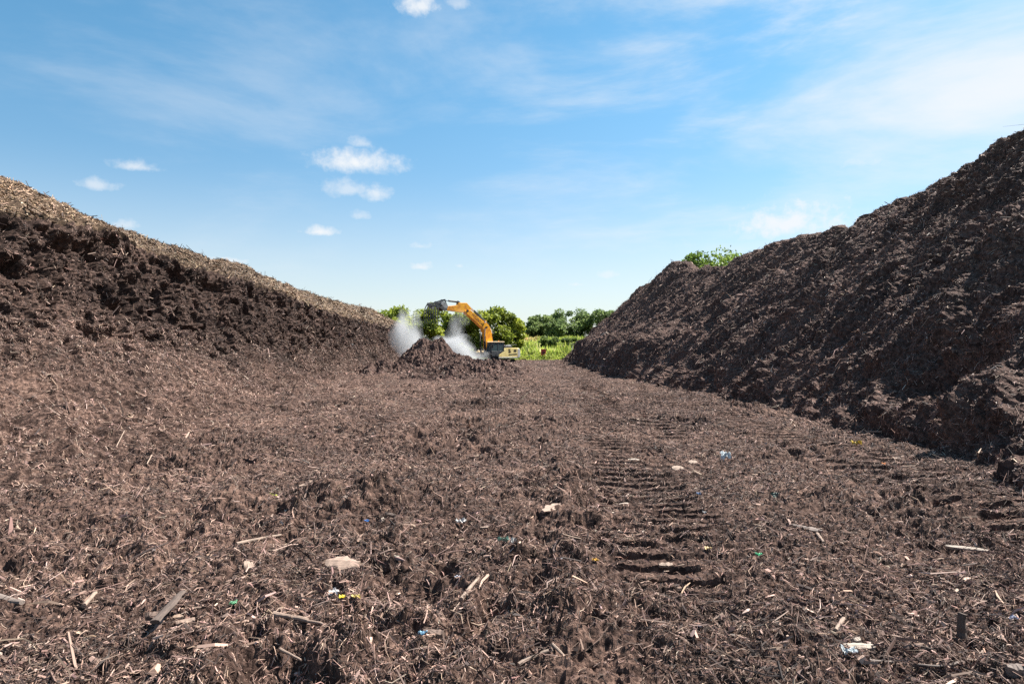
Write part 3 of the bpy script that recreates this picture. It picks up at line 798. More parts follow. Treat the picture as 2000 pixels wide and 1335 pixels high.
# ---------------------------------------------------------------- red box and stake in the weeds
rb = empty('red_box', (4.85, 105.5, .12), R(8))
tag(rb, 'small red box on a post standing in the tall weeds', 'box')
mk('case', RED, rb, lambda bm: box(bm, -.36, .36, -.2, .2, .55, 1.42, .05))
mk('lid', RED, rb, lambda bm: prism(bm, [(-.4, 1.425), (.4, 1.425), (.36, 1.54), (-.36, 1.54)], -.24, .24, .02))
mk('label_panel', paint('dark_red_panel', (.10, .02, .02), .6), rb, lambda bm: box(bm, -.2, .2, -.212, -.203, .78, 1.18))
mk('latch', DARK, rb, lambda bm: box(bm, .12, .2, -.25, -.205, 1.32, 1.40))
mk('post', DARK, rb, lambda bm: box(bm, -.06, .06, -.06, .06, -.3, .56))
st = mk('marker_stake', paint('pale_blue_grey_paint', (.55, .64, .70), .5), None, lambda bm: (tube(bm, [(0, 0, -.3), (.02, 0, .8), (.05, .02, 1.95)], [.06, .055, .05], 8), tube(bm, [(.05, .02, 1.95), (.055, .02, 2.02)], [.085, .07], 8)))
st.location = (9.1, 103.8, .05); tag(st, 'thin pale stake standing in the weeds at the foot of the dark windrow', 'stake')

# ---------------------------------------------------------------- litter lying on the mulch
def hz(x, y): return float(ground_h(np.array([float(x)]), np.array([float(y)]))[0])
def hmed(x, y, r=.06):
    g = np.linspace(-r, r, 5); X, Y = np.meshgrid(x+g, y+g)
    return float(np.percentile(ground_h(X.ravel(), Y.ravel()), 85))
WOODS = {}
def wood(key, c, dark=.5):
    if key not in WOODS:
        m, nt, b = new_mat(key)
        n = noise_tex(nt, 6, 5, .7, stretch=(2, 14, 14))
        r = ramp(nt, n.outputs['Fac'], [(.35, tuple(x*dark for x in c)), (.6, c)])
        nt.links.new(r.outputs[0], b.inputs['Base Color']); b.inputs['Roughness'].default_value = .85
        bp = node(nt, 'ShaderNodeBump'); bp.inputs['Strength'].default_value = .6; bp.inputs['Distance'].default_value = .006
        nt.links.new(n.outputs['Fac'], bp.inputs['Height']); nt.links.new(bp.outputs[0], b.inputs['Normal'])
        WOODS[key] = m
    return WOODS[key]
PALE = wood('pale_wood', (.29, .21, .16)); TAN = wood('tan_wood', (.30, .21, .16)); BROWN = wood('brown_wood', (.16, .105, .08)); BONE = wood('bleached_wood', (.36, .295, .24)); DARKW = wood('dark_wood', (.10, .07, .055)); GREYW = wood('grey_wood', (.20, .155, .13))

def stick(name, label, cat, a, b, r0, r1, mat, lift=0, bend=.0, seg=9, zz=None, group='sticks and splinters on the ground', flat=1.):
    g = random.Random(hash(label) % 9999 if False else sum(map(ord, label)))
    A = Vector((*a, 0)); B = Vector((*b, 0)); L = (B-A).length
    za, zb = (hmed(*a)+r0*.6, hmed(*b)+r1*.6) if zz is None else zz
    c = (A+B)/2; c.z = (za+zb)/2+lift
    d = Vector((B.x-A.x, B.y-A.y, zb-za)); ln = d.length
    bm = bmesh.new()
    n = 8; pts = []; rad = []
    for i in range(n):
        t = i/(n-1)
        pts.append(((t-.5)*ln, bend*ln*(1-(2*t-1)**2)+g.uniform(-.12, .12)*r0, g.uniform(-.12, .12)*r0))
        rad.append((r0*(1-t)+r1*t)*g.uniform(.88, 1.12))
    tube(bm, pts, rad, seg)
    for v in bm.verts: v.co.z *= flat
    o = bm_obj(name, bm, mat)
    o.location = c; o.rotation_mode = 'QUATERNION'; o.rotation_quaternion = d.to_track_quat('X', 'Z')
    return tag(o, label, cat, group)

def slab(name, label, cat, x, y, lx, ly, lz, rz, mat, tilt=(0, 0), z=None, jag=.4, group='wood pieces on the ground', taper=.6):
    g = random.Random(sum(map(ord, label)))
    bm = bmesh.new(); n = 9
    top, bot = [], []
    for i in range(n):
        t = i/(n-1); xx = (t-.5)*lx
        w = ly*.5*(math.sin(math.pi*min(max(t*.86+.07, 0), 1))**taper)
        w0, w1 = w*g.uniform(1-jag, 1+jag*.4), w*g.uniform(1-jag, 1+jag*.4)
        top.append([bm.verts.new((xx+g.uniform(-.03, .03)*lx, -w0, lz*.5*g.uniform(.3, .8))), bm.verts.new((xx, 0, lz*.5*g.uniform(.9, 1.15))), bm.verts.new((xx+g.uniform(-.03, .03)*lx, w1, lz*.5*g.uniform(.3, .8)))])
        bot.append([bm.verts.new((xx, -w0*.9, -lz*.5)), bm.verts.new((xx, w1*.9, -lz*.5))])
    for i in range(n-1):
        a, b, c, d = top[i], top[i+1], bot[i], bot[i+1]
        bm.faces.new((a[0], b[0], b[1], a[1])); bm.faces.new((a[1], b[1], b[2], a[2]))
        bm.faces.new((c[0], c[1], d[1], d[0])); bm.faces.new((a[0], c[0], d[0], b[0])); bm.faces.new((a[2], b[2], d[1], c[1]))
    for i in (0, n-1):
        f = [top[i][0], top[i][1], top[i][2], bot[i][1], bot[i][0]]; bm.faces.new(f if i == 0 else f[::-1])
    o = bm_obj(name, bm, mat)
    o.location = (x, y, (hmed(x, y, lx*.4) if z is None else z)+lz*.12)
    o.rotation_euler = (tilt[0], tilt[1], rz)
    return tag(o, label, cat, group)

def plastic(key, c, rough=.35, tr=0):
    k = 'p'+key
    if k not in WOODS:
        m = paint(key, tuple(q*.85 for q in c), .55, 0, .5, 14, dirt=tuple(q*.35+.05 for q in c)); WOODS[k] = m
    return WOODS[k]
def scrap(name, label, cat, x, y, s, c, key, z=None, rz=0, asp=.7, crumple=.35, tilt=(0, 0), group='plastic scraps in the mulch'):
    g = np.random.default_rng(sum(map(ord, label)))
    n = 9
    u, v = np.meshgrid(np.linspace(-1, 1, n), np.linspace(-1, 1, n))
    o1, o2 = g.uniform(0, 50, 2)
    rim = 1+.35*gn(np.arctan2(v, u)*1.3+o1, u*0+o2)
    X = u*s*.5*rim+.18*s*crumple*gn(u*1.6+o1, v*1.6); Y = v*s*.5*asp*rim+.18*s*crumple*gn(u*1.5, v*1.5+o2)
    Z = s*crumple*(.9*gn(u*1.1+o2, v*1.1+o1)+.55*gn(u*2.4+o1, v*2.4))
    Z -= Z.min()
    bm = bmesh.new()
    th = .0025+s*.02
    a = [[bm.verts.new((X[i, j], Y[i, j], Z[i, j]+th)) for j in range(n)] for i in range(n)]
    b = [[bm.verts.new((X[i, j], Y[i, j], Z[i, j])) for j in range(n)] for i in range(n)]
    def skip(i, j): return (i in (0, n-2)) and (j in (0, n-2))
    cells = [(i, j) for i in range(n-1) for j in range(n-1) if not skip(i, j)]
    cs = set(cells)
    for i, j in cells:
        bm.faces.new((a[i][j], a[i][j+1], a[i+1][j+1], a[i+1][j])); bm.faces.new((b[i][j], b[i+1][j], b[i+1][j+1], b[i][j+1]))
        for (di, dj), (p, q) in {(-1, 0): ((i, j+1), (i, j)), (1, 0): ((i+1, j), (i+1, j+1)), (0, -1): ((i, j), (i+1, j)), (0, 1): ((i+1, j+1), (i, j+1))}.items():
            if (i+di, j+dj) not in cs:
                bm.faces.new((a[p[0]][p[1]], a[q[0]][q[1]], b[q[0]][q[1]], b[p[0]][p[1]]))
    for vtx in [w for w in bm.verts if not w.link_faces]: bm.verts.remove(vtx)
    ob = bm_obj(name, bm, plastic(key, c))
    ob.location = (x, y, (hmed(x, y, s*.5)+s*.04 if z is None else z)+.002); ob.rotation_euler = (tilt[0], tilt[1], rz)
    return tag(ob, label, cat, group)

#LITTER#
slab('wood_chunk', 'broad pale oval wood chunk with grain lines, its dark end in shadow', 'wood chunk', -1.43, 5.78, 0.286, 0.199, 0.1, -0.05, TAN, tilt=(0.25, 0.05), jag=0.12)
stick('log', 'weathered grey split log end with dark hollow, nearest the left frame edge', 'log', (-4.45, 5.50), (-3.74, 5.22), .085, .022, GREYW, flat=.75, bend=.03)
slab('log', 'stubby brown bark-covered log beside the blue film', 'log', -0.51, 4.45, 0.14, 0.087, 0.06, -0.2, BROWN)
slab('wood_chunk', 'rounded grey-brown wood lump at the lower right corner of the yard', 'wood chunk', 3.14, 4.27, 0.115, 0.077, 0.07, 0, GREYW, jag=0.1)
slab('bark_strip', 'curved pale flaked bark strip between the churned ridge and the middle of the lane', 'bark strip', 0.47, 8.18, 0.405, 0.123, 0.03, 1.0, TAN, tilt=(0.35, 0))
slab('board', 'long bleached white board fragment with a ragged end', 'board', 4.51, 6.78, 0.356, 0.066, 0.03, -0.55, BONE, jag=0.3, tilt=(0.25, 0))
slab('wood_chunk', 'pale splintered curved wood piece above the white plastic wrapper', 'wood chunk', 2.33, 4.59, 0.207, 0.069, 0.03, -0.05, BONE, jag=0.4, tilt=(0.2, 0))
slab('wood_chunk', 'small pale knob of wood resting against the splintered curved piece', 'wood chunk', 2.37, 4.71, 0.06, 0.057, 0.05, 0.4, BONE)
slab('wood_slice', 'thin round pinkish wood slice, larger of two between the tread marks', 'wood slice', 2.81, 11.59, 0.2, 0.174, 0.025, 0.1, PALE, tilt=(0.35, 0), jag=0.1)
slab('wood_slice', 'thin pale wood slice, smaller of two beyond the larger slice', 'wood slice', 3.19, 12.06, 0.154, 0.127, 0.02, 0.1, PALE, tilt=(0.35, 0))
slab('wood_flake', 'flat bleached wood flake lying at the end of the near tread marks', 'wood flake', 1.51, 9.07, 0.177, 0.088, 0.025, 0, BONE, tilt=(0.25, 0))
slab('wood_block', 'upright little cream wood block', 'wood block', -1.5, 7.91, 0.059, 0.053, 0.1, 1.3, BONE, tilt=(0, 0), jag=0.05, taper=0.2)
slab('wood_block', 'dark brown wood block leaning behind the little cream block', 'wood block', -1.44, 8.1, 0.182, 0.073, 0.06, -0.7, DARKW)
slab('wood_chunk', 'dull brown blocky stump piece left of the dark leaning board', 'wood chunk', -2.6, 4.97, 0.112, 0.067, 0.08, 0.3, BROWN)
slab('wood_chunk', 'broken wedge of wood with a pale cut face beside the dark leaning board', 'wood chunk', -2.32, 4.86, 0.124, 0.073, 0.06, 0.5, TAN)
slab('wood_flake', 'feathery bleached fibre tuft', 'wood flake', -2.31, 5.99, 0.081, 0.153, 0.05, 0.5, PALE, jag=0.5, tilt=(0.3, 0.2))
slab('bark_strip', 'flat buff bark flake lying beside the pale strip by the grey pit', 'bark strip', 3.22, 7.47, 0.359, 0.078, 0.03, -0.9, GREYW, tilt=(0.2, 0))
slab('wood_flake', 'bleached flake poking from the tread marks beyond the far lane', 'wood flake', 2.2, 12.34, 0.204, 0.111, 0.02, 0, BONE, tilt=(0.3, 0))
slab('wood_flake', 'pale angular chip lying in the middle of the lane near the small white scrap', 'wood flake', -0.31, 7.62, 0.091, 0.046, 0.02, 0.4, PALE)
slab('wood_flake', 'two-toned pale bark flake beside the near tread ruts', 'wood flake', 1.39, 6.19, 0.13, 0.065, 0.03, 0.2, PALE, jag=0.4, tilt=(0.2, 0))
stick('stick', 'long straight tan stick lying slantwise with one blunt end', 'stick', (-2.75, 6.82), (-2.46, 7.28), 0.02, 0.013, PALE, bend=0.03)
stick('stick', 'pale short stick pointing away with a snapped tip, right of the yellow scraps', 'stick', (-0.38, 5.11), (-0.24, 5.68), 0.018, 0.01, PALE)
stick('twig', 'thin twig continuing from the near end of the pale snapped stick', 'twig', (-0.43, 4.94), (-0.39, 5.09), 0.006, 0.004, TAN)
stick('stick', 'thick brown cane with a jagged end, main part of an elbow', 'stick', (-1.67, 4.79), (-1.41, 4.74), 0.02, 0.016, TAN)
stick('twig', 'thin curved twig running down from the brown cane', 'twig', (-1.41, 4.73), (-1.19, 4.46), 0.012, 0.005, TAN, bend=0.06)
stick('stick', 'stout pale peg lying on the left, cut at both ends', 'stick', (-3.28, 5.24), (-3.33, 5.47), 0.018, 0.017, PALE)
stick('board', 'dark split board leaning over a black hollow', 'board', (-2.4, 4.6), (-2.47, 5.13), 0.036, 0.026, DARKW, lift=0.06, flat=0.45)
stick('stick', 'stubby tan peg lying left of the splintered curved wood', 'stick', (2.3, 4.87), (2.47, 5.1), 0.016, 0.014, PALE)
stick('stump', 'dark sawn branch stump sticking straight up out of the mulch', 'stump', (3.18, 4.84), (3.2, 4.87), .032, .030, DARKW, zz=(hz(3.18, 4.84)-.05, hz(3.18, 4.84)+.17))
stick('root', 'grey curved root lying across the bottom right of the lane', 'root', (2.85, 4.38), (2.58, 4.35), 0.01, 0.006, GREYW, bend=0.12)
stick('twig', 'thin dark root with a forked look on the far side of the ridge', 'twig', (-0.05, 6.49), (0.21, 6.85), 0.008, 0.004, DARKW, bend=0.1)
stick('splinter', 'pair-like pale splinter on the left, first from the tall upright one', 'splinter', (-1.45, 4.28), (-1.28, 4.16), 0.01, 0.006, TAN)
stick('root', 'crooked pale root rising over the dark pit in the churned ridge', 'root', (0.47, 6.42), (0.68, 6.82), 0.009, 0.006, PALE, lift=0.05, bend=0.08)
stick('stick', 'short buff stick lying near the bleached white board', 'stick', (3.22, 7.22), (3.17, 6.96), 0.018, 0.014, TAN)
stick('stick', 'long thin grey stick half buried below the splintered wood', 'stick', (2.26, 4.33), (2.44, 4.39), 0.009, 0.007, GREYW)
stick('stick', 'pale stick near the bottom edge, forked root beside it', 'stick', (0.04, 4.2), (0.23, 4.29), 0.014, 0.01, PALE, bend=0.05)
stick('stick', 'slim pale stick crossing the forked root at the bottom edge', 'stick', (0.26, 4.36), (0.33, 4.2), 0.011, 0.008, PALE)
stick('stick', 'small tan stick on the left half, in front of the low berm', 'stick', (-2.9, 9.29), (-2.78, 9.49), 0.016, 0.012, TAN)
scrap('plastic_wrapper', 'crumpled white plastic wrapper below the large pale wood chunk', 'plastic wrapper', -1.37, 5.28, 0.079, (0.78, 0.72, 0.68), 'white', asp=0.8)
scrap('plastic_scrap', 'bright yellow scrap of plastic, brighter of a close pair', 'plastic scrap', -1.24, 4.99, 0.041, (0.85, 0.62, 0.01), 'yellow', asp=1.0)
scrap('plastic_scrap', 'pale yellow scrap beside the bright yellow one', 'plastic scrap', -1.15, 5.04, 0.06, (0.75, 0.58, 0.18), 'paleyellow')
scrap('plastic_scrap', 'green crumpled scrap in the dark hollow on the left', 'plastic scrap', -2.09, 5.13, 0.05, (0.1, 0.36, 0.16), 'green', asp=0.9)
scrap('plastic_scrap', 'lime yellow scrap on the low berm', 'plastic scrap', -3.05, 8.77, 0.099, (0.62, 0.66, 0.02), 'lime', asp=0.6)
scrap('plastic_scrap', 'light blue film scrap beside the stubby log', 'plastic scrap', -0.57, 4.38, 0.056, (0.24, 0.48, 0.66), 'blue', asp=0.6)
scrap('plastic_scrap', 'white and grey folded scrap lying right of the pale wood chunk', 'plastic scrap', -0.46, 5.77, 0.056, (0.66, 0.66, 0.74), 'greywhite', asp=0.9)
scrap('plastic_disc', 'small bright blue bottle top beside the cream wood block', 'bottle top', -1.68, 7.91, 0.053, (0.04, 0.22, 0.62), 'deepblue', asp=0.6)
scrap('paper_scrap', 'white paper scrap left of the pale angular chip', 'paper scrap', -0.58, 7.84, 0.118, (0.78, 0.72, 0.66), 'paper', asp=0.6)
scrap('plastic_bag', 'grey-white crumpled plastic bag in the far tread lane', 'plastic bag', 3.84, 12.29, 0.166, (0.62, 0.66, 0.66), 'bag', crumple=0.6, asp=0.9)
scrap('plastic_disc', 'bright green plastic cap beside a dark hollow', 'plastic cap', 2.37, 6.57, 0.064, (0.02, 0.45, 0.18), 'capgreen', asp=0.9)
scrap('foam_scrap', 'pale yellow crumb of foam in the near tread ruts', 'foam scrap', 1.89, 6.6, 0.064, (0.7, 0.5, 0.22), 'foam', asp=0.9)
scrap('plastic_scrap', 'orange-yellow scrap at the edge of the churned ridge', 'plastic scrap', 0.74, 6.09, 0.055, (0.8, 0.45, 0.03), 'orange')
scrap('plastic_wrapper', 'white plastic wrapper with a bluish corner, largest scrap at the lower right', 'plastic wrapper', 2.17, 4.4, 0.089, (0.7, 0.74, 0.74), 'whiteblue', asp=0.7)
scrap('plastic_scrap', 'pale blue scrap at the end of the near tread ruts', 'plastic scrap', 2.5, 9.16, 0.062, (0.22, 0.36, 0.6), 'blue2')
scrap('paper_scrap', 'small white crumb right of the pale blue scrap', 'paper scrap', 2.32, 8.25, 0.05, (0.72, 0.68, 0.66), 'paper')
scrap('bottle_shard', 'dark green bottle shard standing in a black hollow', 'bottle shard', 3.48, 9.04, 0.109, (0.05, 0.12, 0.09), 'bottle', tilt=(1.1, 0.2), crumple=0.15)
scrap('plastic_strip', 'sage green plastic strip left of the grey loop', 'plastic strip', -0.08, 6.57, 0.108, (0.3, 0.46, 0.34), 'sage', asp=0.3)
scrap('plastic_strip', 'grey-white plastic loop beside the sage green strip', 'plastic strip', 0.01, 6.55, 0.059, (0.58, 0.56, 0.53), 'loop', asp=1.2, crumple=0.8)
scrap('plastic_strip', 'yellow torn strip at the foot of the dark windrow', 'plastic strip', 6.75, 13.4, 0.201, (0.72, 0.5, 0.06), 'yellow2', asp=0.4)
scrap('plastic_scrap', 'orange scrap among the far tread bars', 'plastic scrap', 6.3, 11.59, 0.07, (0.8, 0.26, 0.02), 'orange2')
scrap('plastic_scrap', 'pale lilac scrap near the right edge of the yard', 'plastic scrap', 3.78, 5.16, 0.054, (0.55, 0.55, 0.68), 'lilac')
scrap('plastic_wrapper', 'small white wrapper by the near ridge below the orange-yellow scrap', 'plastic wrapper', 0.42, 5.94, 0.045, (0.64, 0.64, 0.7), 'greywhite')

def on_heap(f, u, y, sign):
    P = f(np.array([u]), np.array([y]))[0]; N = surf_normals(f, np.array([u]), np.array([y]), .01, .15)[0]*sign
    return P+N*.03, N
for (f, sg, u, y, name, label, cat, s, c, key, asp, cr) in [
        (right_heap, -1, .0664, 12.37, 'plastic_bag', 'blue crumpled bag scrap near the foot of the dark windrow', 'plastic bag', .17, (.06, .26, .60), 'heapblue', .6, .5),
        (right_heap, -1, .1876, 17.35, 'plastic_scrap', 'small orange scrap half way up the dark windrow slope', 'plastic scrap', .13, (.85, .42, .02), 'heaporange', .8, .4),
        (right_heap, -1, .1544, 17.25, 'plastic_bag', 'grey-white torn bag on the dark windrow slope below the orange scrap', 'plastic bag', .24, (.50, .50, .54), 'heapbag', 1.3, .6),
        (right_heap, -1, .0635, 18.26, 'plastic_scrap', 'small bluish white scrap low on the dark windrow', 'plastic scrap', .13, (.42, .48, .56), 'heapwhite', .7, .4),
        (left_heap, 1, .4605, 51.15, 'plastic_film', 'long white torn film hanging from the cut face of the windrow', 'plastic film', .75, (.5, .5, .5), 'film', .28, .3),
        (left_heap, 1, .4028, 59.98, 'plastic_film', 'short white torn film low on the cut face', 'plastic film', .5, (.5, .48, .46), 'film', .35, .3),
        (left_heap, 1, .4762, 24.81, 'wood_flake', 'pale forked wood flake stuck in the cut face', 'wood flake', .22, (.42, .34, .24), 'flake', .6, .4),
        (left_heap, 1, .2056, 15.91, 'bark_strip', 'pale bark strip lying on the sloping talus of the cut windrow', 'bark strip', .30, (.30, .23, .18), 'barkpale', .35, .3)]:
    P, N = on_heap(f, u, y, sg)
    ob = scrap(name, label, cat, P[0], P[1], s, c, key, z=P[2], asp=asp, crumple=cr, group='scraps on the heaps')
    ob.rotation_mode = 'QUATERNION'
    q = Vector(N).to_track_quat('Z', 'X')
    ob.rotation_quaternion = q @ Matrix.Rotation(R(90 if 'film' in name else 20), 3, 'Z').to_quaternion()

# ---------------------------------------------------------------- steam
def steam_mat(name, dens, seedoff):
    m = bpy.data.materials.new(name); m.use_nodes = True; nt = m.node_tree; nt.nodes.clear()
    out = node(nt, 'ShaderNodeOutputMaterial'); pv = node(nt, 'ShaderNodeVolumePrincipled')
    pv.inputs['Color'].default_value = (.66, .67, .68, 1); pv.inputs['Anisotropy'].default_value = .1
    tc = node(nt, 'ShaderNodeTexCoord')
    mp = node(nt, 'ShaderNodeMapping'); mp.inputs['Location'].default_value = (seedoff, 0, 0)
    nt.links.new(tc.outputs['Object'], mp.inputs[0])
    nz = node(nt, 'ShaderNodeTexNoise'); nz.inputs['Scale'].default_value = 1.25; nz.inputs['Detail'].default_value = 2.2; nz.inputs['Roughness'].default_value = .45; nz.inputs['Distortion'].default_value = .5
    nt.links.new(mp.outputs[0], nz.inputs['Vector'])
    ln = node(nt, 'ShaderNodeVectorMath', operation='LENGTH'); nt.links.new(tc.outputs['Object'], ln.inputs[0])
    # density: falls off from the middle of the puff, broken by noise
    ma = node(nt, 'ShaderNodeMath', operation='MULTIPLY_ADD'); ma.inputs[1].default_value = 2.7; nt.links.new(nz.outputs['Fac'], ma.inputs[0])
    sub = node(nt, 'ShaderNodeMath', operation='MULTIPLY'); sub.inputs[1].default_value = -1.5; nt.links.new(ln.outputs['Value'], sub.inputs[0])
    nt.links.new(sub.outputs[0], ma.inputs[2])
    mr = node(nt, 'ShaderNodeMapRange'); mr.inputs['From Min'].default_value = -.05; mr.inputs['From Max'].default_value = .95; mr.inputs['To Min'].default_value = 0; mr.inputs['To Max'].default_value = dens
    nt.links.new(ma.outputs[0], mr.inputs['Value']); nt.links.new(mr.outputs[0], pv.inputs['Density'])
    nt.links.new(pv.outputs[0], out.inputs['Volume'])
    return m
def steam(label, loc, scale, rot, dens, off):
    bm = bmesh.new(); bmesh.ops.create_icosphere(bm, subdivisions=3, radius=1.15)
    o = bm_obj('steam', bm, steam_mat('steam', dens, off))
    o.location = loc; o.scale = scale; o.rotation_euler = rot
    tag(o, label, 'steam', kind='stuff')
steam('white steam rising between the long windrow and the small mound', (-10.1, 67.5, 2.5), (1.9, 2.0, 3.1), (0, R(-8), 0), .80, 3)
steam('white steam trailing from the right side of the small mound', (-5.3, 70.5, 1.3), (3.1, 2.0, 2.0), (0, R(18), 0), 1.3, 11)
steam('thin wisp of steam rising beside the small mound', (-5.9, 72, 3.0), (1.5, 1.2, 2.8), (0, R(6), 0), .34, 23)

# ---------------------------------------------------------------- sky, sun, camera
EL, AZ = 53, 59
w = bpy.data.worlds.new('World'); sc.world = w; w.use_nodes = True
nt = w.node_tree; bg = nt.nodes['Background']
sky = node(nt, 'ShaderNodeTexSky', sky_type='NISHITA', sun_disc=False)
sky.sun_elevation = R(EL); sky.sun_rotation = R(AZ); sky.air_density = 1.0; sky.dust_density = .6; sky.ozone_density = 2.0; sky.altitude = 0
bg.inputs[1].default_value = .050
tc = node(nt, 'ShaderNodeTexCoord'); sx = node(nt, 'ShaderNodeSeparateXYZ'); nt.links.new(tc.outputs['Generated'], sx.inputs[0])
def M(op, a, b=None, c=None, clamp=False):
    n = node(nt, 'ShaderNodeMath', operation=op); n.use_clamp = clamp
    for i, v in enumerate((a, b, c)):
        if v is None: continue
        if isinstance(v, (int, float)): n.inputs[i].default_value = v
        else: nt.links.new(v, n.inputs[i])
    return n.outputs[0]
def smooth(v, a, b, lo=0., hi=1.):
    n = node(nt, 'ShaderNodeMapRange', interpolation_type='SMOOTHSTEP')
    n.inputs['From Min'].default_value = a; n.inputs['From Max'].default_value = b; n.inputs['To Min'].default_value = lo; n.inputs['To Max'].default_value = hi
    nt.links.new(v, n.inputs['Value']); return n.outputs[0]
# azimuth (from +Y, clockwise) and elevation of the direction
az = M('ARCTAN2', sx.outputs[0], sx.outputs[1]); el = M('ARCSINE', sx.outputs[2])
av = node(nt, 'ShaderNodeCombineXYZ'); nt.links.new(az, av.inputs[0]); nt.links.new(el, av.inputs[1])
def wn(scale, detail, rough, stretch=(1, 1, 1), rot=0, dist=0, off=0):
    mp = node(nt, 'ShaderNodeMapping'); mp.inputs['Scale'].default_value = stretch; mp.inputs['Rotation'].default_value = (0, 0, rot); mp.inputs['Location'].default_value = (off, off*.7, 0)
    nt.links.new(av.outputs[0], mp.inputs[0])
    n = node(nt, 'ShaderNodeTexNoise'); n.inputs['Scale'].default_value = scale; n.inputs['Detail'].default_value = detail; n.inputs['Roughness'].default_value = rough; n.inputs['Distortion'].default_value = dist
    nt.links.new(mp.outputs[0], n.inputs['Vector']); return n.outputs['Fac']
nA = wn(26, 6, .62, (1, 1.25, 1)); nB = wn(70, 4, .6, off=3)
total = None
# cumulus puffs: azimuth, elevation, half-width, half-height (degrees), strength
PUFFS = [(-12.9, 14.7, 3.5, 1.25, 1.0), (-12.6, 16.2, .8, .6, .55), (-13.2, 12.6, 2.3, .9, .55), (-11.3, 12.4, 1.4, .9, .75), (-12.6, 10.6, .9, .5, .45), (-15.8, 9.2, 1.6, .65, .95),
         (-7.7, 8.3, 1.4, .5, .55), (-7.6, 6.6, 1.3, .65, .85), (-4.4, 6.7, .7, .35, .6), (-28.9, 13.0, 1.6, .55, .7), (-31.3, 11.4, 1.2, .6, .6), (-29.6, 8.8, 1.3, .6, .6), (-22.6, 6.6, 2.2, .45, .8),
         (-7.8, 26.4, 1.8, 1.5, .9), (-4.4, 26.6, 1.3, .7, .5), (8.0, 6.0, 1.7, .8, .6), (5.4, 5.2, 1.0, .45, .65), (14.5, 8.2, 2.2, 1.0, .3), (22.5, 9.4, 5.2, 2.0, .93), (27.0, 13.5, 2.6, 1.0, .55), (19.2, 8.6, 2.0, .9, .4), (3.5, 6.5, 6, .9, .22), (-9, 5.2, 5, .8, .2), (-14.6, 5.6, .7, .3, .4)]
for (a, e, rw, rh, k) in PUFFS:
    na = .75 if k > .94 else 1.5
    dx = M('MULTIPLY', M('SUBTRACT', az, R(a)), 1/R(rw*1.35)); dy = M('MULTIPLY', M('SUBTRACT', el, R(e)), 1/R(rh*1.3)); dy = M('MAXIMUM', dy, M('MULTIPLY', dy, -1.7))
    r = M('SQRT', M('ADD', M('MULTIPLY', dx, dx), M('MULTIPLY', dy, dy)))
    v = M('ADD', M('SUBTRACT', 1.0, r), M('ADD', M('MULTIPLY', M('SUBTRACT', nA, .5), na), M('MULTIPLY', M('SUBTRACT', nB, .5), 1.1)))
    m = M('MULTIPLY', smooth(v, -.05, 1.1), k)
    m = M('MULTIPLY', m, smooth(r, 2.3, 1.2))
    total = m if total is None else M('MAXIMUM', total, m)
# thin cirrus, denser towards the sun's side
c1 = wn(2.2, 7, .62, (1.0, 3.6, 1), R(-32), .25, 5); c2 = wn(1.4, 5, .6, (1, 2.2, 1), R(-20), .2, 9)
side = smooth(az, R(-16), R(38)); up = smooth(el, R(0), R(12), .35, 1)
cir = M('MULTIPLY', smooth(M('ADD', M('MULTIPLY', c1, .65), M('MULTIPLY', c2, .35)), .47, .70), M('MULTIPLY', M('ADD', M('MULTIPLY', side, .8), .26), up))
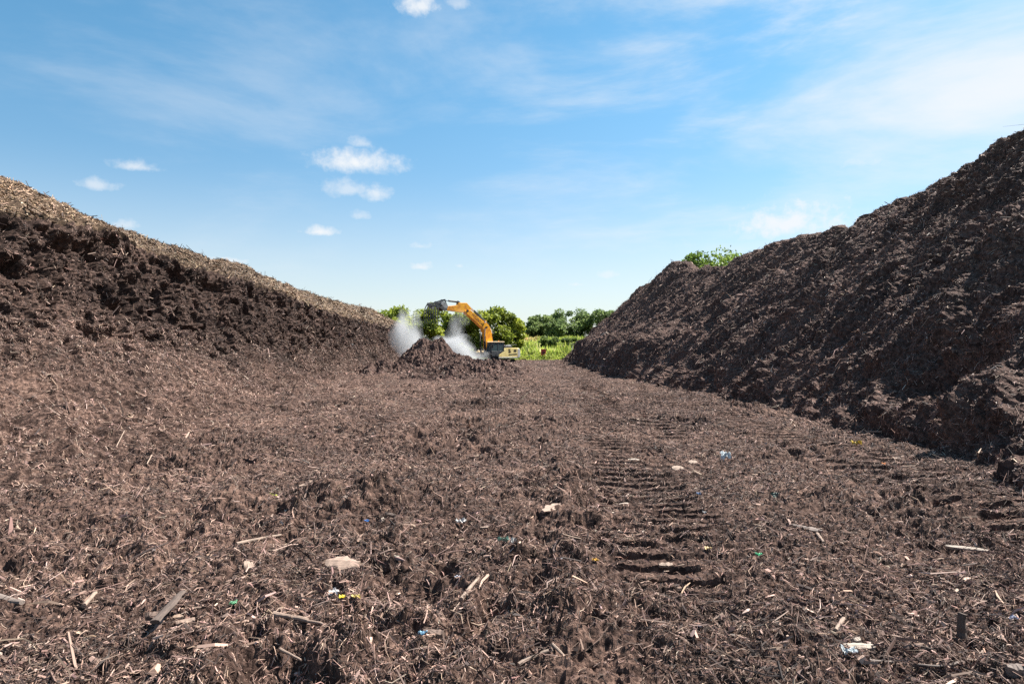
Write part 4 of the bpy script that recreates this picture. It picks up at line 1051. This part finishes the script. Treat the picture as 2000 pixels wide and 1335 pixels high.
# broad bright veil high on the right
dx = M('MULTIPLY', M('SUBTRACT', az, R(38)), 1/R(19)); dy = M('MULTIPLY', M('SUBTRACT', M('SUBTRACT', el, R(18)), M('MULTIPLY', M('SUBTRACT', az, R(38)), .25)), 1/R(10))
vr = M('SQRT', M('ADD', M('MULTIPLY', dx, dx), M('MULTIPLY', dy, dy)))
veil = M('MULTIPLY', smooth(M('ADD', vr, M('MULTIPLY', M('SUBTRACT', M('ADD', M('MULTIPLY', c1, .6), M('MULTIPLY', c2, .4)), .5), -3.4)), 1.30, .1), .92)
hz_ = M('MULTIPLY', smooth(el, R(15), R(0)), .50)
cover = M('MAXIMUM', M('MAXIMUM', total, veil), M('MINIMUM', M('ADD', cir, hz_), .9), clamp=True)
mix = node(nt, 'ShaderNodeMix', data_type='RGBA'); nt.links.new(cover, mix.inputs[0])
tint = node(nt, 'ShaderNodeMix', data_type='RGBA', blend_type='MULTIPLY'); tint.inputs[0].default_value = 1; 
tg = node(nt, 'ShaderNodeMix', data_type='RGBA'); nt.links.new(smooth(el, R(2), R(26)), tg.inputs[0]); tg.inputs[6].default_value = (.90, .97, .98, 1); tg.inputs[7].default_value = (.66, 1.11, 1.14, 1)
nt.links.new(tg.outputs[2], tint.inputs[7])
nt.links.new(sky.outputs[0], tint.inputs[6]); nt.links.new(tint.outputs[2], mix.inputs[6])
mix.inputs[7].default_value = (6.2, 6.4, 6.6, 1)
nt.links.new(mix.outputs[2], bg.inputs[0])

sun = bpy.data.lights.new('sun', 'SUN'); sun.energy = 5.0; sun.angle = R(.53); sun.color = (1, .955, .89)
so = bpy.data.objects.new('sun', sun); col.objects.link(so)
dirv = Vector((math.cos(R(EL))*math.sin(R(AZ)), math.cos(R(EL))*math.cos(R(AZ)), math.sin(R(EL))))
so.rotation_euler = dirv.to_track_quat('Z', 'Y').to_euler(); so.location = dirv*200

cam = bpy.data.cameras.new('camera'); co = bpy.data.objects.new('camera', cam); col.objects.link(co); sc.camera = co
cam.sensor_width = 36; cam.lens = 24; cam.clip_start = .1; cam.clip_end = 9000
co.location = (0, 0, 2.0); co.rotation_euler = (R(90.41), 0, 0)
sc.view_settings.view_transform = 'Standard'; sc.view_settings.look = 'None'; sc.view_settings.exposure = 1.58; sc.view_settings.gamma = 1; sc.view_settings.use_curve_mapping = False
sc.cycles.volume_bounces = 3; sc.cycles.max_bounces = 10; sc.cycles.diffuse_bounces = 3
sc.cycles.volume_step_rate = .2; sc.cycles.volume_max_steps = 512
sc.render.film_transparent = False
sc.render.filter_size = 1.0
sc.cycles.use_denoising = False
sc.cycles.use_adaptive_sampling = False
